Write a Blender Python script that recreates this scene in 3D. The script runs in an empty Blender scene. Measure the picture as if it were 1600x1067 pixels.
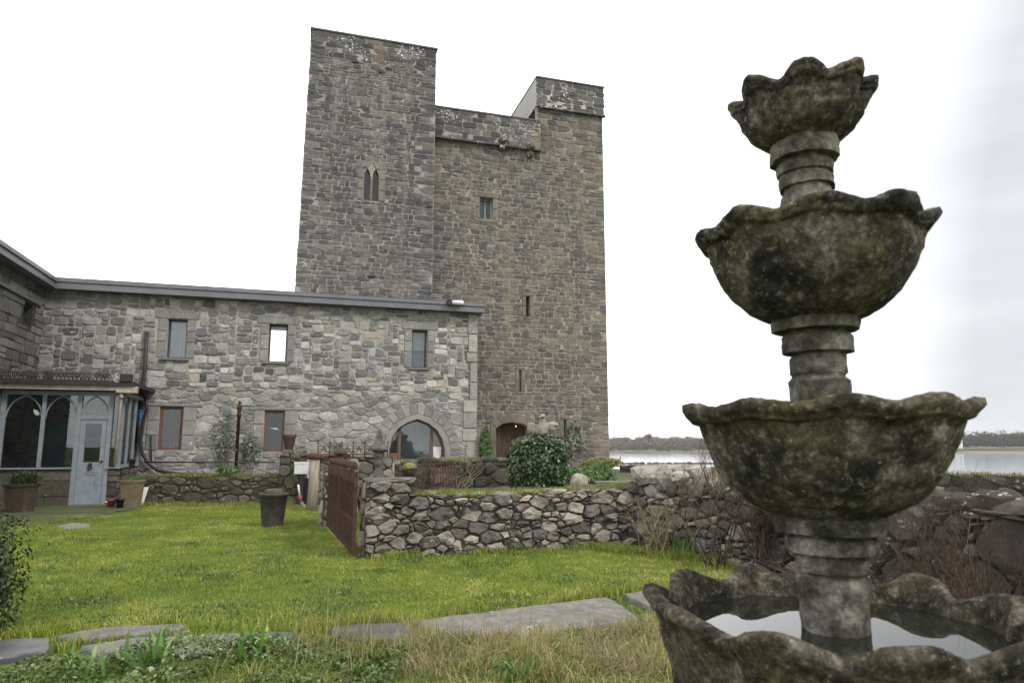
import bpy, bmesh, math, random
import numpy as np
from mathutils import Vector, Matrix, noise
from mathutils.geometry import tessellate_polygon
R = math.radians
rng = random.Random(7); nr = np.random.default_rng(11)
S = bpy.context.scene; COL = S.collection
# ------------------------------------------------------------------ camera, sky, sun, exposure
PITCH = math.atan(160/1067); EYE = 1.45
cd = bpy.data.cameras.new('camera'); cam = bpy.data.objects.new('camera', cd); COL.objects.link(cam)
cam.location = (0, 0, EYE); cam.rotation_euler = (R(90)+PITCH, 0, 0)
cd.sensor_width = 36; cd.lens = 24.0; cd.clip_start = .05; cd.clip_end = 9000
cd.dof.use_dof = True; cd.dof.focus_distance = 12.0; cd.dof.aperture_fstop = 4.0
S.camera = cam
SUN_EL, SUN_AZ = R(42), R(62)      # azimuth from +Y towards +X
w = bpy.data.worlds.new('World'); S.world = w; w.use_nodes = True
nt = w.node_tree; nt.nodes.clear(); L = nt.links.new
def wn(t, **k):
    n = nt.nodes.new(t)
    for a, b in k.items(): setattr(n, a, b)
    return n
out = wn('ShaderNodeOutputWorld'); bg = wn('ShaderNodeBackground'); bg.inputs[1].default_value = .105
sky = wn('ShaderNodeTexSky', sky_type='NISHITA', sun_disc=False, sun_elevation=SUN_EL, sun_rotation=SUN_AZ, air_density=1.2, dust_density=3.0)
tc = wn('ShaderNodeTexCoord'); mp = wn('ShaderNodeMapping'); mp.inputs['Scale'].default_value = (1.3, 1.3, 7)
mp.inputs['Rotation'].default_value = (R(6), R(-5), 0)
nz = wn('ShaderNodeTexNoise'); nz.inputs['Scale'].default_value = 2.2; nz.inputs['Detail'].default_value = 6; nz.inputs['Roughness'].default_value = .55
rp = wn('ShaderNodeValToRGB'); rp.color_ramp.elements[0].position = .32; rp.color_ramp.elements[1].position = .68
rp.color_ramp.elements[0].color = (2.72, 2.79, 2.92, 1); rp.color_ramp.elements[1].color = (3.22, 3.28, 3.4, 1)
# thinner cloud towards the east (+X), low down
sx = wn('ShaderNodeSeparateXYZ'); mr = wn('ShaderNodeMapRange'); mr.inputs[1].default_value = .16; mr.inputs[2].default_value = .56
mr.inputs[3].default_value = 0; mr.inputs[4].default_value = 1
bright = wn('ShaderNodeMix', data_type='RGBA'); bright.inputs[7].default_value = (10.6, 10.6, 10.6, 1)
L(tc.outputs['Generated'], mp.inputs[0]); L(mp.outputs[0], nz.inputs[0]); L(nz.outputs[0], rp.inputs[0])
L(tc.outputs['Generated'], sx.inputs[0]); L(sx.outputs['X'], mr.inputs[0]); 
inv = wn('ShaderNodeMath', operation='SUBTRACT'); inv.inputs[0].default_value = 1; L(mr.outputs[0], inv.inputs[1])
L(inv.outputs[0], bright.inputs[0]); L(rp.outputs[0], bright.inputs[6])
mx = wn('ShaderNodeMix', data_type='RGBA'); mx.inputs[0].default_value = .96
L(sky.outputs[0], mx.inputs[6]); L(bright.outputs[2], mx.inputs[7]); L(mx.outputs[2], bg.inputs[0]); L(bg.outputs[0], out.inputs[0])
sl = bpy.data.lights.new('sun', 'SUN'); sl.energy = 1.5; sl.angle = R(14); sl.color = (1, .96, .9)
so = bpy.data.objects.new('sun', sl); COL.objects.link(so)
sd = Vector((math.sin(SUN_AZ)*math.cos(SUN_EL), math.cos(SUN_AZ+R(180))*math.cos(SUN_EL), math.sin(SUN_EL)))
so.rotation_euler = sd.to_track_quat('Z', 'Y').to_euler()
sky.sun_rotation = math.atan2(sd.x, sd.y)
S.view_settings.view_transform = 'Standard'; S.view_settings.look = 'None'; S.view_settings.exposure = 1.32; S.view_settings.gamma = 1
S.render.engine = 'CYCLES'; S.cycles.max_bounces = 6; S.cycles.transparent_max_bounces = 16; S.cycles.use_denoising = True

# ------------------------------------------------------------------ measuring helpers
CP, SP = math.cos(PITCH), math.sin(PITCH)
def ray(px, py):
    cx = (px-800)/1067; cy = (533.5-py)/1067
    return (cx, CP-cy*SP, SP+cy*CP)
def G(px, py, z=0.):
    d = ray(px, py); k = (z-EYE)/d[2]; return Vector((d[0]*k, d[1]*k, z))
def AY(px, py, Y):
    d = ray(px, py); k = Y/d[1]; return Vector((d[0]*k, Y, EYE+d[2]*k))
TH = math.atan2(1079, 3558); U = Vector((math.cos(TH), math.sin(TH), 0)); V = Vector((-U.y, U.x, 0)); OB = Vector((-12.34, 18.25, 0))
def B2W(s, t, z=0): return OB+U*s+V*t+Vector((0, 0, z))
def W2B(P): q = Vector(P)-OB; return (q.dot(U), q.dot(V), q.z)
def bl(px, py, t=0.):              # where the sight line through a photo point meets the building plane t
    d = Vector(ray(px, py)); o = B2W(0, t); k = o.dot(V)/d.dot(V)
    P = d*k; return ((P-OB).dot(U), EYE+P.z)

# ------------------------------------------------------------------ mesh builder
class MB:
    def __init__(s): s.v = []; s.f = []; s.m = []; s.r = []; s.sm = []
    def add(s, vs, fs, mat=0, rnd=.5, smooth=False):
        b = len(s.v); s.v += [tuple(p) for p in vs]
        for f in fs:
            s.f.append(tuple(i+b for i in f)); s.m.append(mat); s.r.append(rnd); s.sm.append(smooth)
        return s
    def box(s, x0, x1, y0, y1, z0, z1, mat=0, rnd=.5):
        return s.add([(x0,y0,z0),(x1,y0,z0),(x1,y1,z0),(x0,y1,z0),(x0,y0,z1),(x1,y0,z1),(x1,y1,z1),(x0,y1,z1)],
              [(3,2,1,0),(4,5,6,7),(0,1,5,4),(1,2,6,5),(2,3,7,6),(3,0,4,7)], mat, rnd)
    def bar(s, a, b, wd, dp, up=(0,0,1), mat=0, rnd=.5):        # box beam from a to b
        a, b = Vector(a), Vector(b); d = (b-a).normalized(); up = Vector(up)
        if abs(d.dot(up)) > .98: up = Vector((0,1,0))
        x = d.cross(up).normalized(); y = x.cross(d).normalized()
        q = [a+x*i*wd/2+y*j*dp/2 for i, j in ((-1,-1),(1,-1),(1,1),(-1,1))]; q += [p+(b-a) for p in q]
        return s.add(q, [(0,1,2,3),(7,6,5,4),(4,5,1,0),(5,6,2,1),(6,7,3,2),(7,4,0,3)], mat, rnd)
    def tube(s, pts, rad, n=6, mat=0, rnd=.5, smooth=True):
        pts = [Vector(p) for p in pts]; k = len(pts)
        if not hasattr(rad, '__len__'): rad = [rad]*k
        vs = []; ref = Vector((.3,.2,1)).normalized()
        for i, p in enumerate(pts):
            d = (pts[min(i+1,k-1)]-pts[max(i-1,0)]).normalized()
            if abs(d.dot(ref)) > .95: ref = Vector((1,.1,0)).normalized()
            x = d.cross(ref).normalized(); y = d.cross(x)
            for j in range(n):
                a = 2*math.pi*j/n; vs.append(p+(x*math.cos(a)+y*math.sin(a))*rad[i])
        fs = [(i*n+j, i*n+(j+1)%n, (i+1)*n+(j+1)%n, (i+1)*n+j) for i in range(k-1) for j in range(n)]
        fs += [tuple(range(n-1,-1,-1)), tuple(range((k-1)*n, k*n))]
        return s.add(vs, fs, mat, rnd, smooth)
    def lathe(s, prof, c=(0,0,0), n=24, mat=0, rnd=.5, wob=0., smooth=True, square=0.):
        vs = []; c = Vector(c)
        for r, z in prof:
            for j in range(n):
                a = 2*math.pi*j/n; k = 1
                if square: k = 1+square*(1/max(abs(math.cos(a)), abs(math.sin(a)))-1)
                p = c+Vector((r*k*math.cos(a), r*k*math.sin(a), z))
                if wob: p += (p-c-Vector((0,0,z))).normalized()*wob*noise.noise(p*6) if r > 1e-4 else Vector()
                vs.append(p)
        m = len(prof)
        fs = [(i*n+j, i*n+(j+1)%n, (i+1)*n+(j+1)%n, (i+1)*n+j) for i in range(m-1) for j in range(n)]
        fs += [tuple(range(n-1,-1,-1)), tuple(range((m-1)*n, m*n))]
        return s.add(vs, fs, mat, rnd, smooth)
    def rock(s, c, dims, seed=0, mat=0, rnd=.5, sub=2, rough=.22, blocky=.5, smooth=False):
        bm = bmesh.new(); bmesh.ops.create_icosphere(bm, subdivisions=sub, radius=1); vs = []; o = Vector((seed*3.1, seed*1.7, seed))
        for v in bm.verts:
            p = v.co.copy(); k = max(abs(p.x), abs(p.y), abs(p.z)); p = p.lerp(p/k*.85, blocky)
            p *= 1+rough*noise.noise(p*1.5+o)+rough*.5*noise.noise(p*4+o)
            vs.append((c[0]+p.x*dims[0], c[1]+p.y*dims[1], c[2]+p.z*dims[2]))
        fs = [tuple(v.index for v in f.verts) for f in bm.faces]; bm.free()
        return s.add(vs, fs, mat, rnd, smooth)
    def prism(s, poly, z0, z1, mat=0, rnd=.5):                   # poly: list of (x,y), CCW
        n = len(poly)
        return s.add([(x,y,z0) for x,y in poly]+[(x,y,z1) for x,y in poly],
            [tuple(range(n-1,-1,-1)), tuple(range(n,2*n))]+[(i,(i+1)%n,n+(i+1)%n,n+i) for i in range(n)], mat, rnd)
    def slab(s, poly, y0, y1, mat=0, rnd=.5):                    # poly in (x,z), extruded along y
        n = len(poly)
        return s.add([(x,y0,z) for x,z in poly]+[(x,y1,z) for x,z in poly],
            [tuple(range(n)), tuple(range(2*n-1,n-1,-1))]+[(i,n+i,n+(i+1)%n,(i+1)%n) for i in range(n)], mat, rnd)
    def ring(s, inner, outer, y0, y1, mat=0, rnd=.5, closed=False):   # band between two outlines in (x,z)
        n = len(inner); vs = [(x,y0,z) for x,z in inner]+[(x,y0,z) for x,z in outer]+[(x,y1,z) for x,z in inner]+[(x,y1,z) for x,z in outer]
        fs = []
        for i in range(n if closed else n-1):
            j = (i+1) % n
            fs += [(i,j,n+j,n+i), (2*n+i,3*n+i,3*n+j,2*n+j), (i,2*n+i,2*n+j,j), (n+i,n+j,3*n+j,3*n+i)]
        if not closed: fs += [(0,n,3*n,2*n), (n-1,3*n-1,4*n-1,2*n-1)]
        return s.add(vs, fs, mat, rnd)
    def sheet(s, outer, holes, y=0., depth=.3, mat=0, rnd=.5):   # wall face in (x,z) with openings and reveals going to +y
        loops = [[Vector((x,z,0)) for x,z in outer]]+[[Vector((x,z,0)) for x,z in h] for h in holes]
        flat = [p for l in loops for p in l]
        tri = tessellate_polygon(loops); fs = []
        for t in tri:
            a, b, c = (flat[i] for i in t)
            fs.append(tuple(t) if (b-a).cross(c-a).z > 0 else tuple(reversed(t)))
        s.add([(p.x, y, p.y) for p in flat], fs, mat, rnd)
        for h in holes:
            n = len(h); s.add([(x,y,z) for x,z in h]+[(x,y+depth,z) for x,z in h], [(i,(i+1)%n,n+(i+1)%n,n+i) for i in range(n)], mat, rnd)
        return s
    def mesh(s, name, mats, off=(0,0,0)):
        me = bpy.data.meshes.new(name); o = Vector(off)
        me.from_pydata([(v[0]-o.x, v[1]-o.y, v[2]-o.z) for v in s.v], [], s.f)
        for m in (mats if isinstance(mats, (list, tuple)) else [mats]): me.materials.append(m)
        me.polygons.foreach_set('material_index', s.m); me.polygons.foreach_set('use_smooth', s.sm)
        at = me.attributes.new('rnd', 'FLOAT', 'FACE'); at.data.foreach_set('value', s.r); me.update()
        return me
BASE = {}
def tag(o, label, cat, group=None):
    o['label'] = label; o['category'] = cat
    if group: o['group'] = group
    return o
def thing(name, label, cat, base=(0,0,0), frame='W', group=None):
    o = bpy.data.objects.new(name, None); COL.objects.link(o); o.empty_display_size = .2
    b = Vector(base)
    if frame == 'B': o.location = B2W(*b); o.rotation_euler.z = TH
    else: o.location = b
    BASE[o.name] = b; return tag(o, label, cat, group)
def top(o):
    while o.parent: o = o.parent
    return o
def obj(name, mb, mats, parent=None, base=None, frame='W', label=None, smooth=False):
    off = BASE[top(parent).name] if parent else Vector(base or (0,0,0))
    me = mb.mesh(name, mats, off) if isinstance(mb, MB) else mb
    o = bpy.data.objects.new(name, me); COL.objects.link(o)
    if parent: o.parent = parent
    else:
        if frame == 'B': o.location = B2W(*off); o.rotation_euler.z = TH
        else: o.location = off
        BASE[o.name] = off
    if label: o['label'] = label
    return o
def struct(name, mb, mats, **k):
    o = obj(name, mb, mats, **k); o['kind'] = 'structure'; return o
def npmesh(name, verts, faces, mats, rnd=None, smooth=False, mi=None):   # faces: list of (N,k) index arrays
    me = bpy.data.meshes.new(name); verts = np.asarray(verts, np.float32)
    me.vertices.add(len(verts)); me.vertices.foreach_set('co', verts.ravel())
    lo = np.concatenate([f.ravel() for f in faces]).astype(np.int32)
    tot = np.concatenate([np.full(len(f), f.shape[1]) for f in faces]); st = np.concatenate([[0], np.cumsum(tot)[:-1]]).astype(np.int32)
    me.loops.add(len(lo)); me.loops.foreach_set('vertex_index', lo); me.polygons.add(len(tot)); me.polygons.foreach_set('loop_start', st)
    if rnd is not None:
        at = me.attributes.new('rnd', 'FLOAT', 'FACE'); at.data.foreach_set('value', np.asarray(rnd, np.float32))
    for m in (mats if isinstance(mats, (list, tuple)) else [mats]): me.materials.append(m)
    if mi is not None: me.polygons.foreach_set('material_index', np.asarray(mi, np.int32))
    if smooth: me.polygons.foreach_set('use_smooth', np.ones(len(tot), bool))
    me.update(calc_edges=True); me.validate(); return me
def unit(a): return a/np.maximum(np.linalg.norm(a, axis=1, keepdims=True), 1e-9)
def leaves(name, pos, size, nrm, mat, aspect=.6, rnd=None, off=(0,0,0)):
    n = len(pos); nrm = unit(nrm+1e-6); t = nr.normal(size=(n,3)); a = unit(t-nrm*(t*nrm).sum(1, keepdims=True)); b = np.cross(nrm, a)
    size = np.broadcast_to(np.asarray(size, float), (n,))[:,None]; pos = np.asarray(pos)-np.asarray(off)
    fold = nrm*size*.12
    vs = np.stack([pos-a*size*.5, pos+b*size*.5*aspect+fold, pos+a*size*.5, pos-b*size*.5*aspect+fold], 1).reshape(-1,3)
    q = np.arange(n*4).reshape(n,4); f = np.concatenate([q[:,[0,1,2]], q[:,[0,2,3]]])
    if rnd is None: rnd = nr.random(n)
    return npmesh(name, vs, [f], mat, np.concatenate([rnd, rnd]))
def blades(name, pos, h, wd, mat, lean=.35, rnd=None, off=(0,0,0), droop=.25, dirs=None):
    n = len(pos); pos = np.asarray(pos, float)-np.asarray(off); a = nr.random(n)*2*np.pi if dirs is None else dirs
    h = np.broadcast_to(np.asarray(h, float), (n,)); wd = np.broadcast_to(np.asarray(wd, float), (n,))
    l = nr.random(n)*lean; d = np.stack([np.cos(a), np.sin(a), np.zeros(n)], 1); f2 = nr.random(n)*2*np.pi
    sd_ = np.stack([np.cos(f2), np.sin(f2), np.zeros(n)], 1)*(wd/2)[:,None]
    z = np.array([0,0,1.]); mid = pos+d*(h*l*.4)[:,None]+z*(h*.55)[:,None]; tip = pos+d*(h*(l+droop*l))[:,None]+z*(h*np.clip(1-.45*l*l-droop*l*.6, .2, 1))[:,None]
    vs = np.stack([pos-sd_, pos+sd_, mid-sd_*.8, mid+sd_*.8, tip], 1).reshape(-1,3)
    q = np.arange(n)[:,None]*5
    if rnd is None: rnd = nr.random(n)
    return npmesh(name, vs, [q+np.array([[0,1,3,2]]), q+np.array([[2,3,4]])], mat, np.concatenate([rnd, rnd]))

# ------------------------------------------------------------------ materials
def lin(c): return tuple(((x/255)/12.92 if x/255 < .04045 else ((x/255+.055)/1.055)**2.4) for x in c)+(1,)
class NT:
    def __init__(s, name):
        s.m = bpy.data.materials.new(name); s.m.use_nodes = True; s.t = s.m.node_tree; s.b = s.t.nodes['Principled BSDF']; s.o = s.t.nodes['Material Output']
        s.b.inputs['Specular IOR Level'].default_value = .25; s.pos = s.n('ShaderNodeTexCoord').outputs['Object']
    def n(s, t, **k):
        n = s.t.nodes.new(t)
        for a, b in k.items(): setattr(n, a, b)
        return n
    def l(s, a, b): s.t.links.new(a, b)
    def noise(s, scale, detail=4, rough=.6, stretch=None, src=None, dist=0.):
        n = s.n('ShaderNodeTexNoise'); n.inputs['Scale'].default_value = scale; n.inputs['Detail'].default_value = detail; n.inputs['Roughness'].default_value = rough; n.inputs['Distortion'].default_value = dist
        p = src or s.pos
        if stretch:
            m = s.n('ShaderNodeMapping'); m.inputs['Scale'].default_value = stretch; s.l(p, m.inputs[0]); p = m.outputs[0]
        s.l(p, n.inputs[0]); return n.outputs[0]
    def ramp(s, fac, stops, interp='LINEAR'):
        r = s.n('ShaderNodeValToRGB'); e = r.color_ramp; e.interpolation = interp
        while len(e.elements) < len(stops): e.elements.new(.5)
        for el, (p, c) in zip(e.elements, stops): el.position = p; el.color = c if len(c) == 4 else tuple(c)+(1,)
        s.l(fac, r.inputs[0]); return r.outputs[0]
    def mask(s, fac, lo, hi): return s.ramp(fac, [(lo, (0,0,0,1)), (hi, (1,1,1,1))])
    def mix(s, fac, a, b, mode='MIX'):
        m = s.n('ShaderNodeMix', data_type='RGBA', blend_type=mode)
        for i, x in ((0, fac), (6, a), (7, b)):
            if hasattr(x, 'is_linked'): s.l(x, m.inputs[i])
            elif i == 0: m.inputs[0].default_value = x
            else: m.inputs[i].default_value = x if len(x) == 4 else tuple(x)+(1,)
        return m.outputs[2]
    def mul(s, a, b):
        m = s.n('ShaderNodeMath', operation='MULTIPLY')
        for i, x in enumerate((a, b)):
            if hasattr(x, 'is_linked'): s.l(x, m.inputs[i])
            else: m.inputs[i].default_value = x
        return m.outputs[0]
    def rnd(s):
        a = s.n('ShaderNodeAttribute', attribute_name='rnd'); return a.outputs['Fac']
    def sep(s, i):
        x = s.n('ShaderNodeSeparateXYZ'); s.l(s.pos, x.inputs[0]); return x.outputs[i]
    def bump(s, h, st=.5, dist=.02):
        b = s.n('ShaderNodeBump'); b.inputs['Strength'].default_value = st; b.inputs['Distance'].default_value = dist; s.l(h, b.inputs['Height']); s.l(b.outputs[0], s.b.inputs['Normal'])
    def fin(s, col, rough=.9, spec=None, metal=0.):
        if hasattr(col, 'is_linked'): s.l(col, s.b.inputs['Base Color'])
        else: s.b.inputs['Base Color'].default_value = col if len(col) == 4 else tuple(col)+(1,)
        if hasattr(rough, 'is_linked'): s.l(rough, s.b.inputs['Roughness'])
        else: s.b.inputs['Roughness'].default_value = rough
        if spec is not None: s.b.inputs['Specular IOR Level'].default_value = spec
        s.b.inputs['Metallic'].default_value = metal; return s.m
def stone(name, stops, fine=.5, lichen=(.62,.7), lich_col=(.55,.54,.5), stains=(), bump=.6, tint_scale=9):
    t = NT(name); c = t.ramp(t.rnd(), stops)
    c = t.mix(t.mask(t.noise(1.1, 5, .65), .3, .75), t.mix(.45, c, (.07,.068,.066)), c)
    c = t.mix(fine, c, t.ramp(t.noise(tint_scale, 8, .7), [(.25, (.25,.25,.25)), (.5, (.75,.74,.73)), (.75, (1.25,1.22,1.16))]), 'MULTIPLY')
    c = t.mix(fine*.8, c, t.ramp(t.noise(60, 4, .7), [(.3, (.5,.5,.5)), (.7, (1.3,1.3,1.3))]), 'MULTIPLY')
    for sc, stretch, lo, hi, col, amt in stains:
        c = t.mix(t.mul(t.mask(t.noise(sc, 5, .6, stretch), lo, hi), amt), c, col)
    if lichen:
        m = t.mul(t.mask(t.noise(14, 5, .6), *lichen), t.mask(t.noise(1.7, 3, .5), .48, .62)); c = t.mix(m, c, lich_col)
    t.bump(t.noise(28, 8, .75), bump, .03); return t.fin(c, .92, .2)
def simple(name, a, b=None, scale=8, rough=.7, bump=.0, metal=0., spec=.3, stretch=None, lo=.35, hi=.65, bscale=None):
    t = NT(name); c = t.mix(t.mask(t.noise(scale, 6, .65, stretch), lo, hi), a, b) if b else a
    if bump: t.bump(t.noise(bscale or scale*3, 6, .7), bump, .01)
    return t.fin(c, rough, spec, metal)
def foliage(name, stops, trans=.25, rough=.55, spec=.3):
    t = NT(name); c = t.ramp(t.rnd(), stops)
    c = t.mix(.5, c, t.ramp(t.noise(2.5, 3), [(.3, (.65,.65,.6)), (.7, (1.25,1.25,1.1))]), 'MULTIPLY'); t.fin(c, rough, spec)
    if trans:
        tr = t.n('ShaderNodeBsdfTranslucent'); t.l(c, tr.inputs[0]); m = t.n('ShaderNodeMixShader'); m.inputs[0].default_value = trans
        t.l(t.b.outputs[0], m.inputs[1]); t.l(tr.outputs[0], m.inputs[2]); t.l(m.outputs[0], t.o.inputs[0])
    return t.m
GREY = [(0, (.085,.083,.088)), (.2, (.15,.147,.147)), (.5, (.245,.238,.228)), (.74, (.345,.332,.308)), (.93, (.52,.51,.49)), (.97, (.40,.345,.25)), (1, (.36,.28,.17))]
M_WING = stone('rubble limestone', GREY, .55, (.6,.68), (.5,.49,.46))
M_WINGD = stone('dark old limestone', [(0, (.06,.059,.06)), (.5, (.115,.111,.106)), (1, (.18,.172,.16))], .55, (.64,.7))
M_TOWER = stone('tower limestone', [(0, (.058,.055,.063)), (.3, (.098,.093,.098)), (.6, (.148,.14,.134)), (.88, (.205,.192,.175)), (1, (.215,.188,.145))], .65, (.66,.73), (.6,.6,.57),
    stains=[(1.0, (1.6,1.6,.13), .52, .72, (.235,.21,.165,1), .55), (.55, (1.4,1.4,.3), .52, .7, (.05,.046,.052,1), .65), (1.7, (1.5,1.5,.1), .56, .7, (.06,.056,.062,1), .75)])
M_TOWERR = stone('warm tower limestone', [(0, (.06,.055,.058)), (.3, (.105,.095,.09)), (.6, (.158,.142,.122)), (.88, (.21,.187,.155)), (1, (.22,.185,.13))], .65, (.66,.73), (.6,.6,.57),
    stains=[(.9, (1.6,1.6,.14), .48, .7, (.205,.165,.105,1), .4), (.55, (1.4,1.4,.35), .54, .7, (.05,.046,.05,1), .6), (1.7, (1.5,1.5,.1), .56, .7, (.055,.05,.052,1), .75)])
M_PARA = stone('weathered parapet stone', [(0, (.04,.04,.044)), (.6, (.09,.088,.09)), (1, (.17,.155,.13))], .6, (.56,.62), (.62,.61,.58),
    stains=[(.8, (1.6,1.6,.3), .56, .7, (.2,.15,.08,1), .4)])
M_MORT = simple('pale lime mortar', (.15,.143,.132), (.235,.222,.2), 3, .95, .6, bscale=40)
M_MORTW = simple('grey lime mortar', (.19,.182,.165), (.28,.268,.243), 3, .95, .6, bscale=40)
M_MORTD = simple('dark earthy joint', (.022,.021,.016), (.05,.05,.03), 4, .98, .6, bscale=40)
M_JOINT = simple('earthy mortar', (.022,.021,.016), (.06,.056,.042), 5, .98, .6, bscale=40)
M_GARD = stone('garden wall stone', [(0, (.08,.072,.065)), (.3, (.16,.145,.128)), (.6, (.26,.235,.2)), (.88, (.37,.335,.285)), (.96, (.45,.42,.38)), (1, (.40,.31,.18))], .6, (.6,.68), (.5,.48,.42),
    stains=[(2.2, None, .58, .72, (.055,.052,.045,1), .6), (1.5, None, .6, .72, (.10,.11,.035,1), .45)], bump=.9)
M_DRY = stone('dry stone', [(0, (.024,.02,.017)), (.5, (.062,.049,.04)), (.85, (.115,.095,.078)), (1, (.18,.155,.13))], .6, (.58,.66), (.5,.48,.44),
    stains=[(2, None, .58, .7, (.07,.075,.03,1), .5)], bump=.9)
M_MOSSW = stone('mossy retaining stone', [(0, (.04,.036,.03)), (.6, (.095,.083,.062)), (1, (.15,.13,.1))], .6, (.6,.68), (.36,.355,.33),
    stains=[(2, None, .5, .68, (.06,.065,.02,1), .6)], bump=.9)
M_DRESS = stone('dressed limestone', [(0, (.19,.185,.18)), (1, (.31,.30,.29))], .35, (.64,.72), (.5,.49,.47), bump=.35)
M_FLAG = stone('flagstone', [(0, (.125,.12,.112)), (.5, (.205,.197,.182)), (1, (.265,.255,.23))], .7, (.64,.68), (.5,.49,.46), stains=[(2.5, None, .52, .7, (.06,.058,.05,1), .7), (7, None, .58, .7, (.08,.085,.04,1), .5)], bump=.8)
M_WET = simple('wet dark slate', (.035,.035,.04), (.075,.075,.08), 5, .35, .3, spec=.5)
def m_fount():
    t = NT('weathered garden concrete')
    c = t.ramp(t.noise(7.5, 8, .72), [(.34, (.006,.0056,.0052)), (.44, (.024,.022,.018)), (.54, (.085,.075,.056)), (.66, (.22,.205,.178))])
    c = t.mix(t.mul(t.mask(t.noise(4.2, 5, .65, (1,1,1.5)), .47, .62), .55), c, (.085,.073,.026))
    c = t.mix(t.mul(t.mask(t.noise(3.1, 5, .6, (1.5,1.5,.7)), .55, .68), .75), c, (.006,.006,.0055))
    c = t.mix(t.mul(t.mask(t.noise(30, 6, .75), .55, .64), .75), c, (.19,.178,.135))
    c = t.mix(t.mul(t.mask(t.noise(6, 5, .6, (1.3,1.3,.16)), .54, .66), .45), c, (.014,.0125,.0105))
    c = t.mix(t.mul(t.mask(t.noise(75, 4, .6), .64, .69), .75), c, (.34,.33,.3))
    c = t.mix(.75, c, t.ramp(t.noise(42, 8, .8), [(.38, (.15,.15,.15)), (.5, (.9,.9,.9)), (.62, (2.1,2.05,1.9))]), 'MULTIPLY')
    t.bump(t.noise(38, 9, .82), 1., .02); return t.fin(c, .9, .2)
M_FOUNT = m_fount()
def m_col():
    t = NT('pale weathered column concrete')
    c = t.ramp(t.noise(7, 7, .68), [(.34, (.022,.02,.016)), (.48, (.085,.08,.065)), (.64, (.23,.222,.195))])
    c = t.mix(t.mul(t.mask(t.noise(5, 5, .65, (1,1,2)), .52, .66), .6), c, (.055,.048,.02))
    c = t.mix(t.mul(t.mask(t.noise(4, 5, .6), .56, .66), .75), c, (.01,.009,.008))
    c = t.mix(.7, c, t.ramp(t.noise(40, 8, .8), [(.38, (.3,.29,.27)), (.5, (.95,.95,.93)), (.63, (1.8,1.8,1.72))]), 'MULTIPLY')
    t.bump(t.noise(38, 9, .82), 1., .016); return t.fin(c, .9, .2)
M_COL = m_col()
M_FASCIA = simple('grey lead fascia', (.085,.09,.098), (.11,.115,.125), 2, .5, spec=.4)
M_ROOF = simple('roof felt', (.06,.062,.07), (.09,.09,.1), 4, .8)
M_FRAME = simple('black window frame', (.03,.032,.036), (.05,.05,.055), 20, .5)
M_BROWN = simple('brown timber', (.075,.04,.024), (.12,.07,.045), 9, .65, .3, stretch=(4,4,.6))
M_BLUE = simple('peeling blue grey paint', (.12,.14,.16), (.17,.192,.21), 6, .6, .25, lo=.3, hi=.6)
M_IRON = simple('black iron', (.012,.012,.013), (.03,.027,.025), 15, .6, .2)
M_RUST = simple('rusted iron', (.022,.010,.008), (.062,.028,.02), 14, .9, .6)
M_RUST2 = simple('dark rusted iron', (.035,.018,.014), (.085,.04,.03), 14, .9, .6)
M_WHITE = simple('white plastic', (.42,.42,.41), (.5,.5,.49), 6, .5)
M_DIRTW = simple('grubby white plastic', (.22,.19,.15), (.34,.31,.27), 7, .55)
M_DARKIN = simple('room shade and dark joint', (.018,.017,.016), (.03,.028,.026), 2, .9)  # near-black carries the rooms' shade in its colour; also joints of the dark wing
M_POTT = simple('weathered terracotta', (.085,.07,.036), (.14,.11,.065), 6, .9, .5)
M_POTD = simple('dark mossy stone pot', (.028,.026,.02), (.06,.052,.036), 7, .95, .7)
M_POTB = simple('brown clay', (.028,.018,.012), (.052,.036,.026), 7, .9, .5)
M_RED = simple('red plastic', (.16,.03,.02), (.22,.05,.03), 10, .6)
M_BLK = simple('black plastic', (.012,.012,.013), (.02,.02,.022), 10, .5)
M_WOOD = simple('grey weathered wood', (.14,.125,.09), (.25,.23,.18), 7, .9, .5, stretch=(5,5,.5))
M_DOOR = simple('dark plank door', (.022,.013,.009), (.05,.03,.02), 7, .8, .4, stretch=(8,8,.4))
M_STAT = simple('old carved stone', (.13,.115,.09), (.24,.22,.18), 12, .95, .6)
M_TWIG = simple('bare twig', (.045,.032,.024), (.09,.068,.048), 10, .9)
M_TWIGR = simple('reddish bare twig', (.03,.019,.014), (.062,.042,.03), 10, .9)
M_STRAW = foliage('dry straw', [(0, (.12,.1,.05)), (.6, (.23,.19,.1)), (1, (.34,.29,.17))], .2)
M_IVY = foliage('ivy leaf', [(0, (.008,.016,.007)), (.55, (.018,.04,.012)), (.85, (.045,.085,.02)), (1, (.12,.16,.05))], .12, .38, .5)
M_HEDGE = foliage('hedge leaf', [(0, (.012,.022,.008)), (.6, (.03,.055,.016)), (1, (.08,.11,.035))], .2)
M_SHRUB = foliage('fresh shrub leaf', [(0, (.03,.07,.018)), (.6, (.065,.14,.03)), (1, (.13,.22,.06))], .25)
M_FIN = simple('dark lichened stone', (.035,.032,.026), (.10,.093,.078), 12, .95, .6)
M_DAFF = foliage('bulb leaf', [(0, (.05,.11,.025)), (.6, (.10,.2,.045)), (1, (.2,.3,.08))], .3)
M_LAWN = foliage('lawn grass', [(0, (.058,.095,.01)), (.4, (.135,.18,.018)), (.75, (.21,.25,.034)), (.92, (.285,.30,.06)), (1, (.36,.33,.13))], .3, .6)
M_MOSS = foliage('moss and sedum', [(0, (.07,.085,.014)), (.6, (.14,.165,.03)), (.9, (.25,.26,.09)), (1, (.3,.22,.1))], .2, .7)
M_WEED = foliage('low weeds', [(0, (.022,.045,.011)), (.5, (.06,.1,.026)), (.85, (.12,.165,.05)), (1, (.22,.25,.13))], .25)
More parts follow.
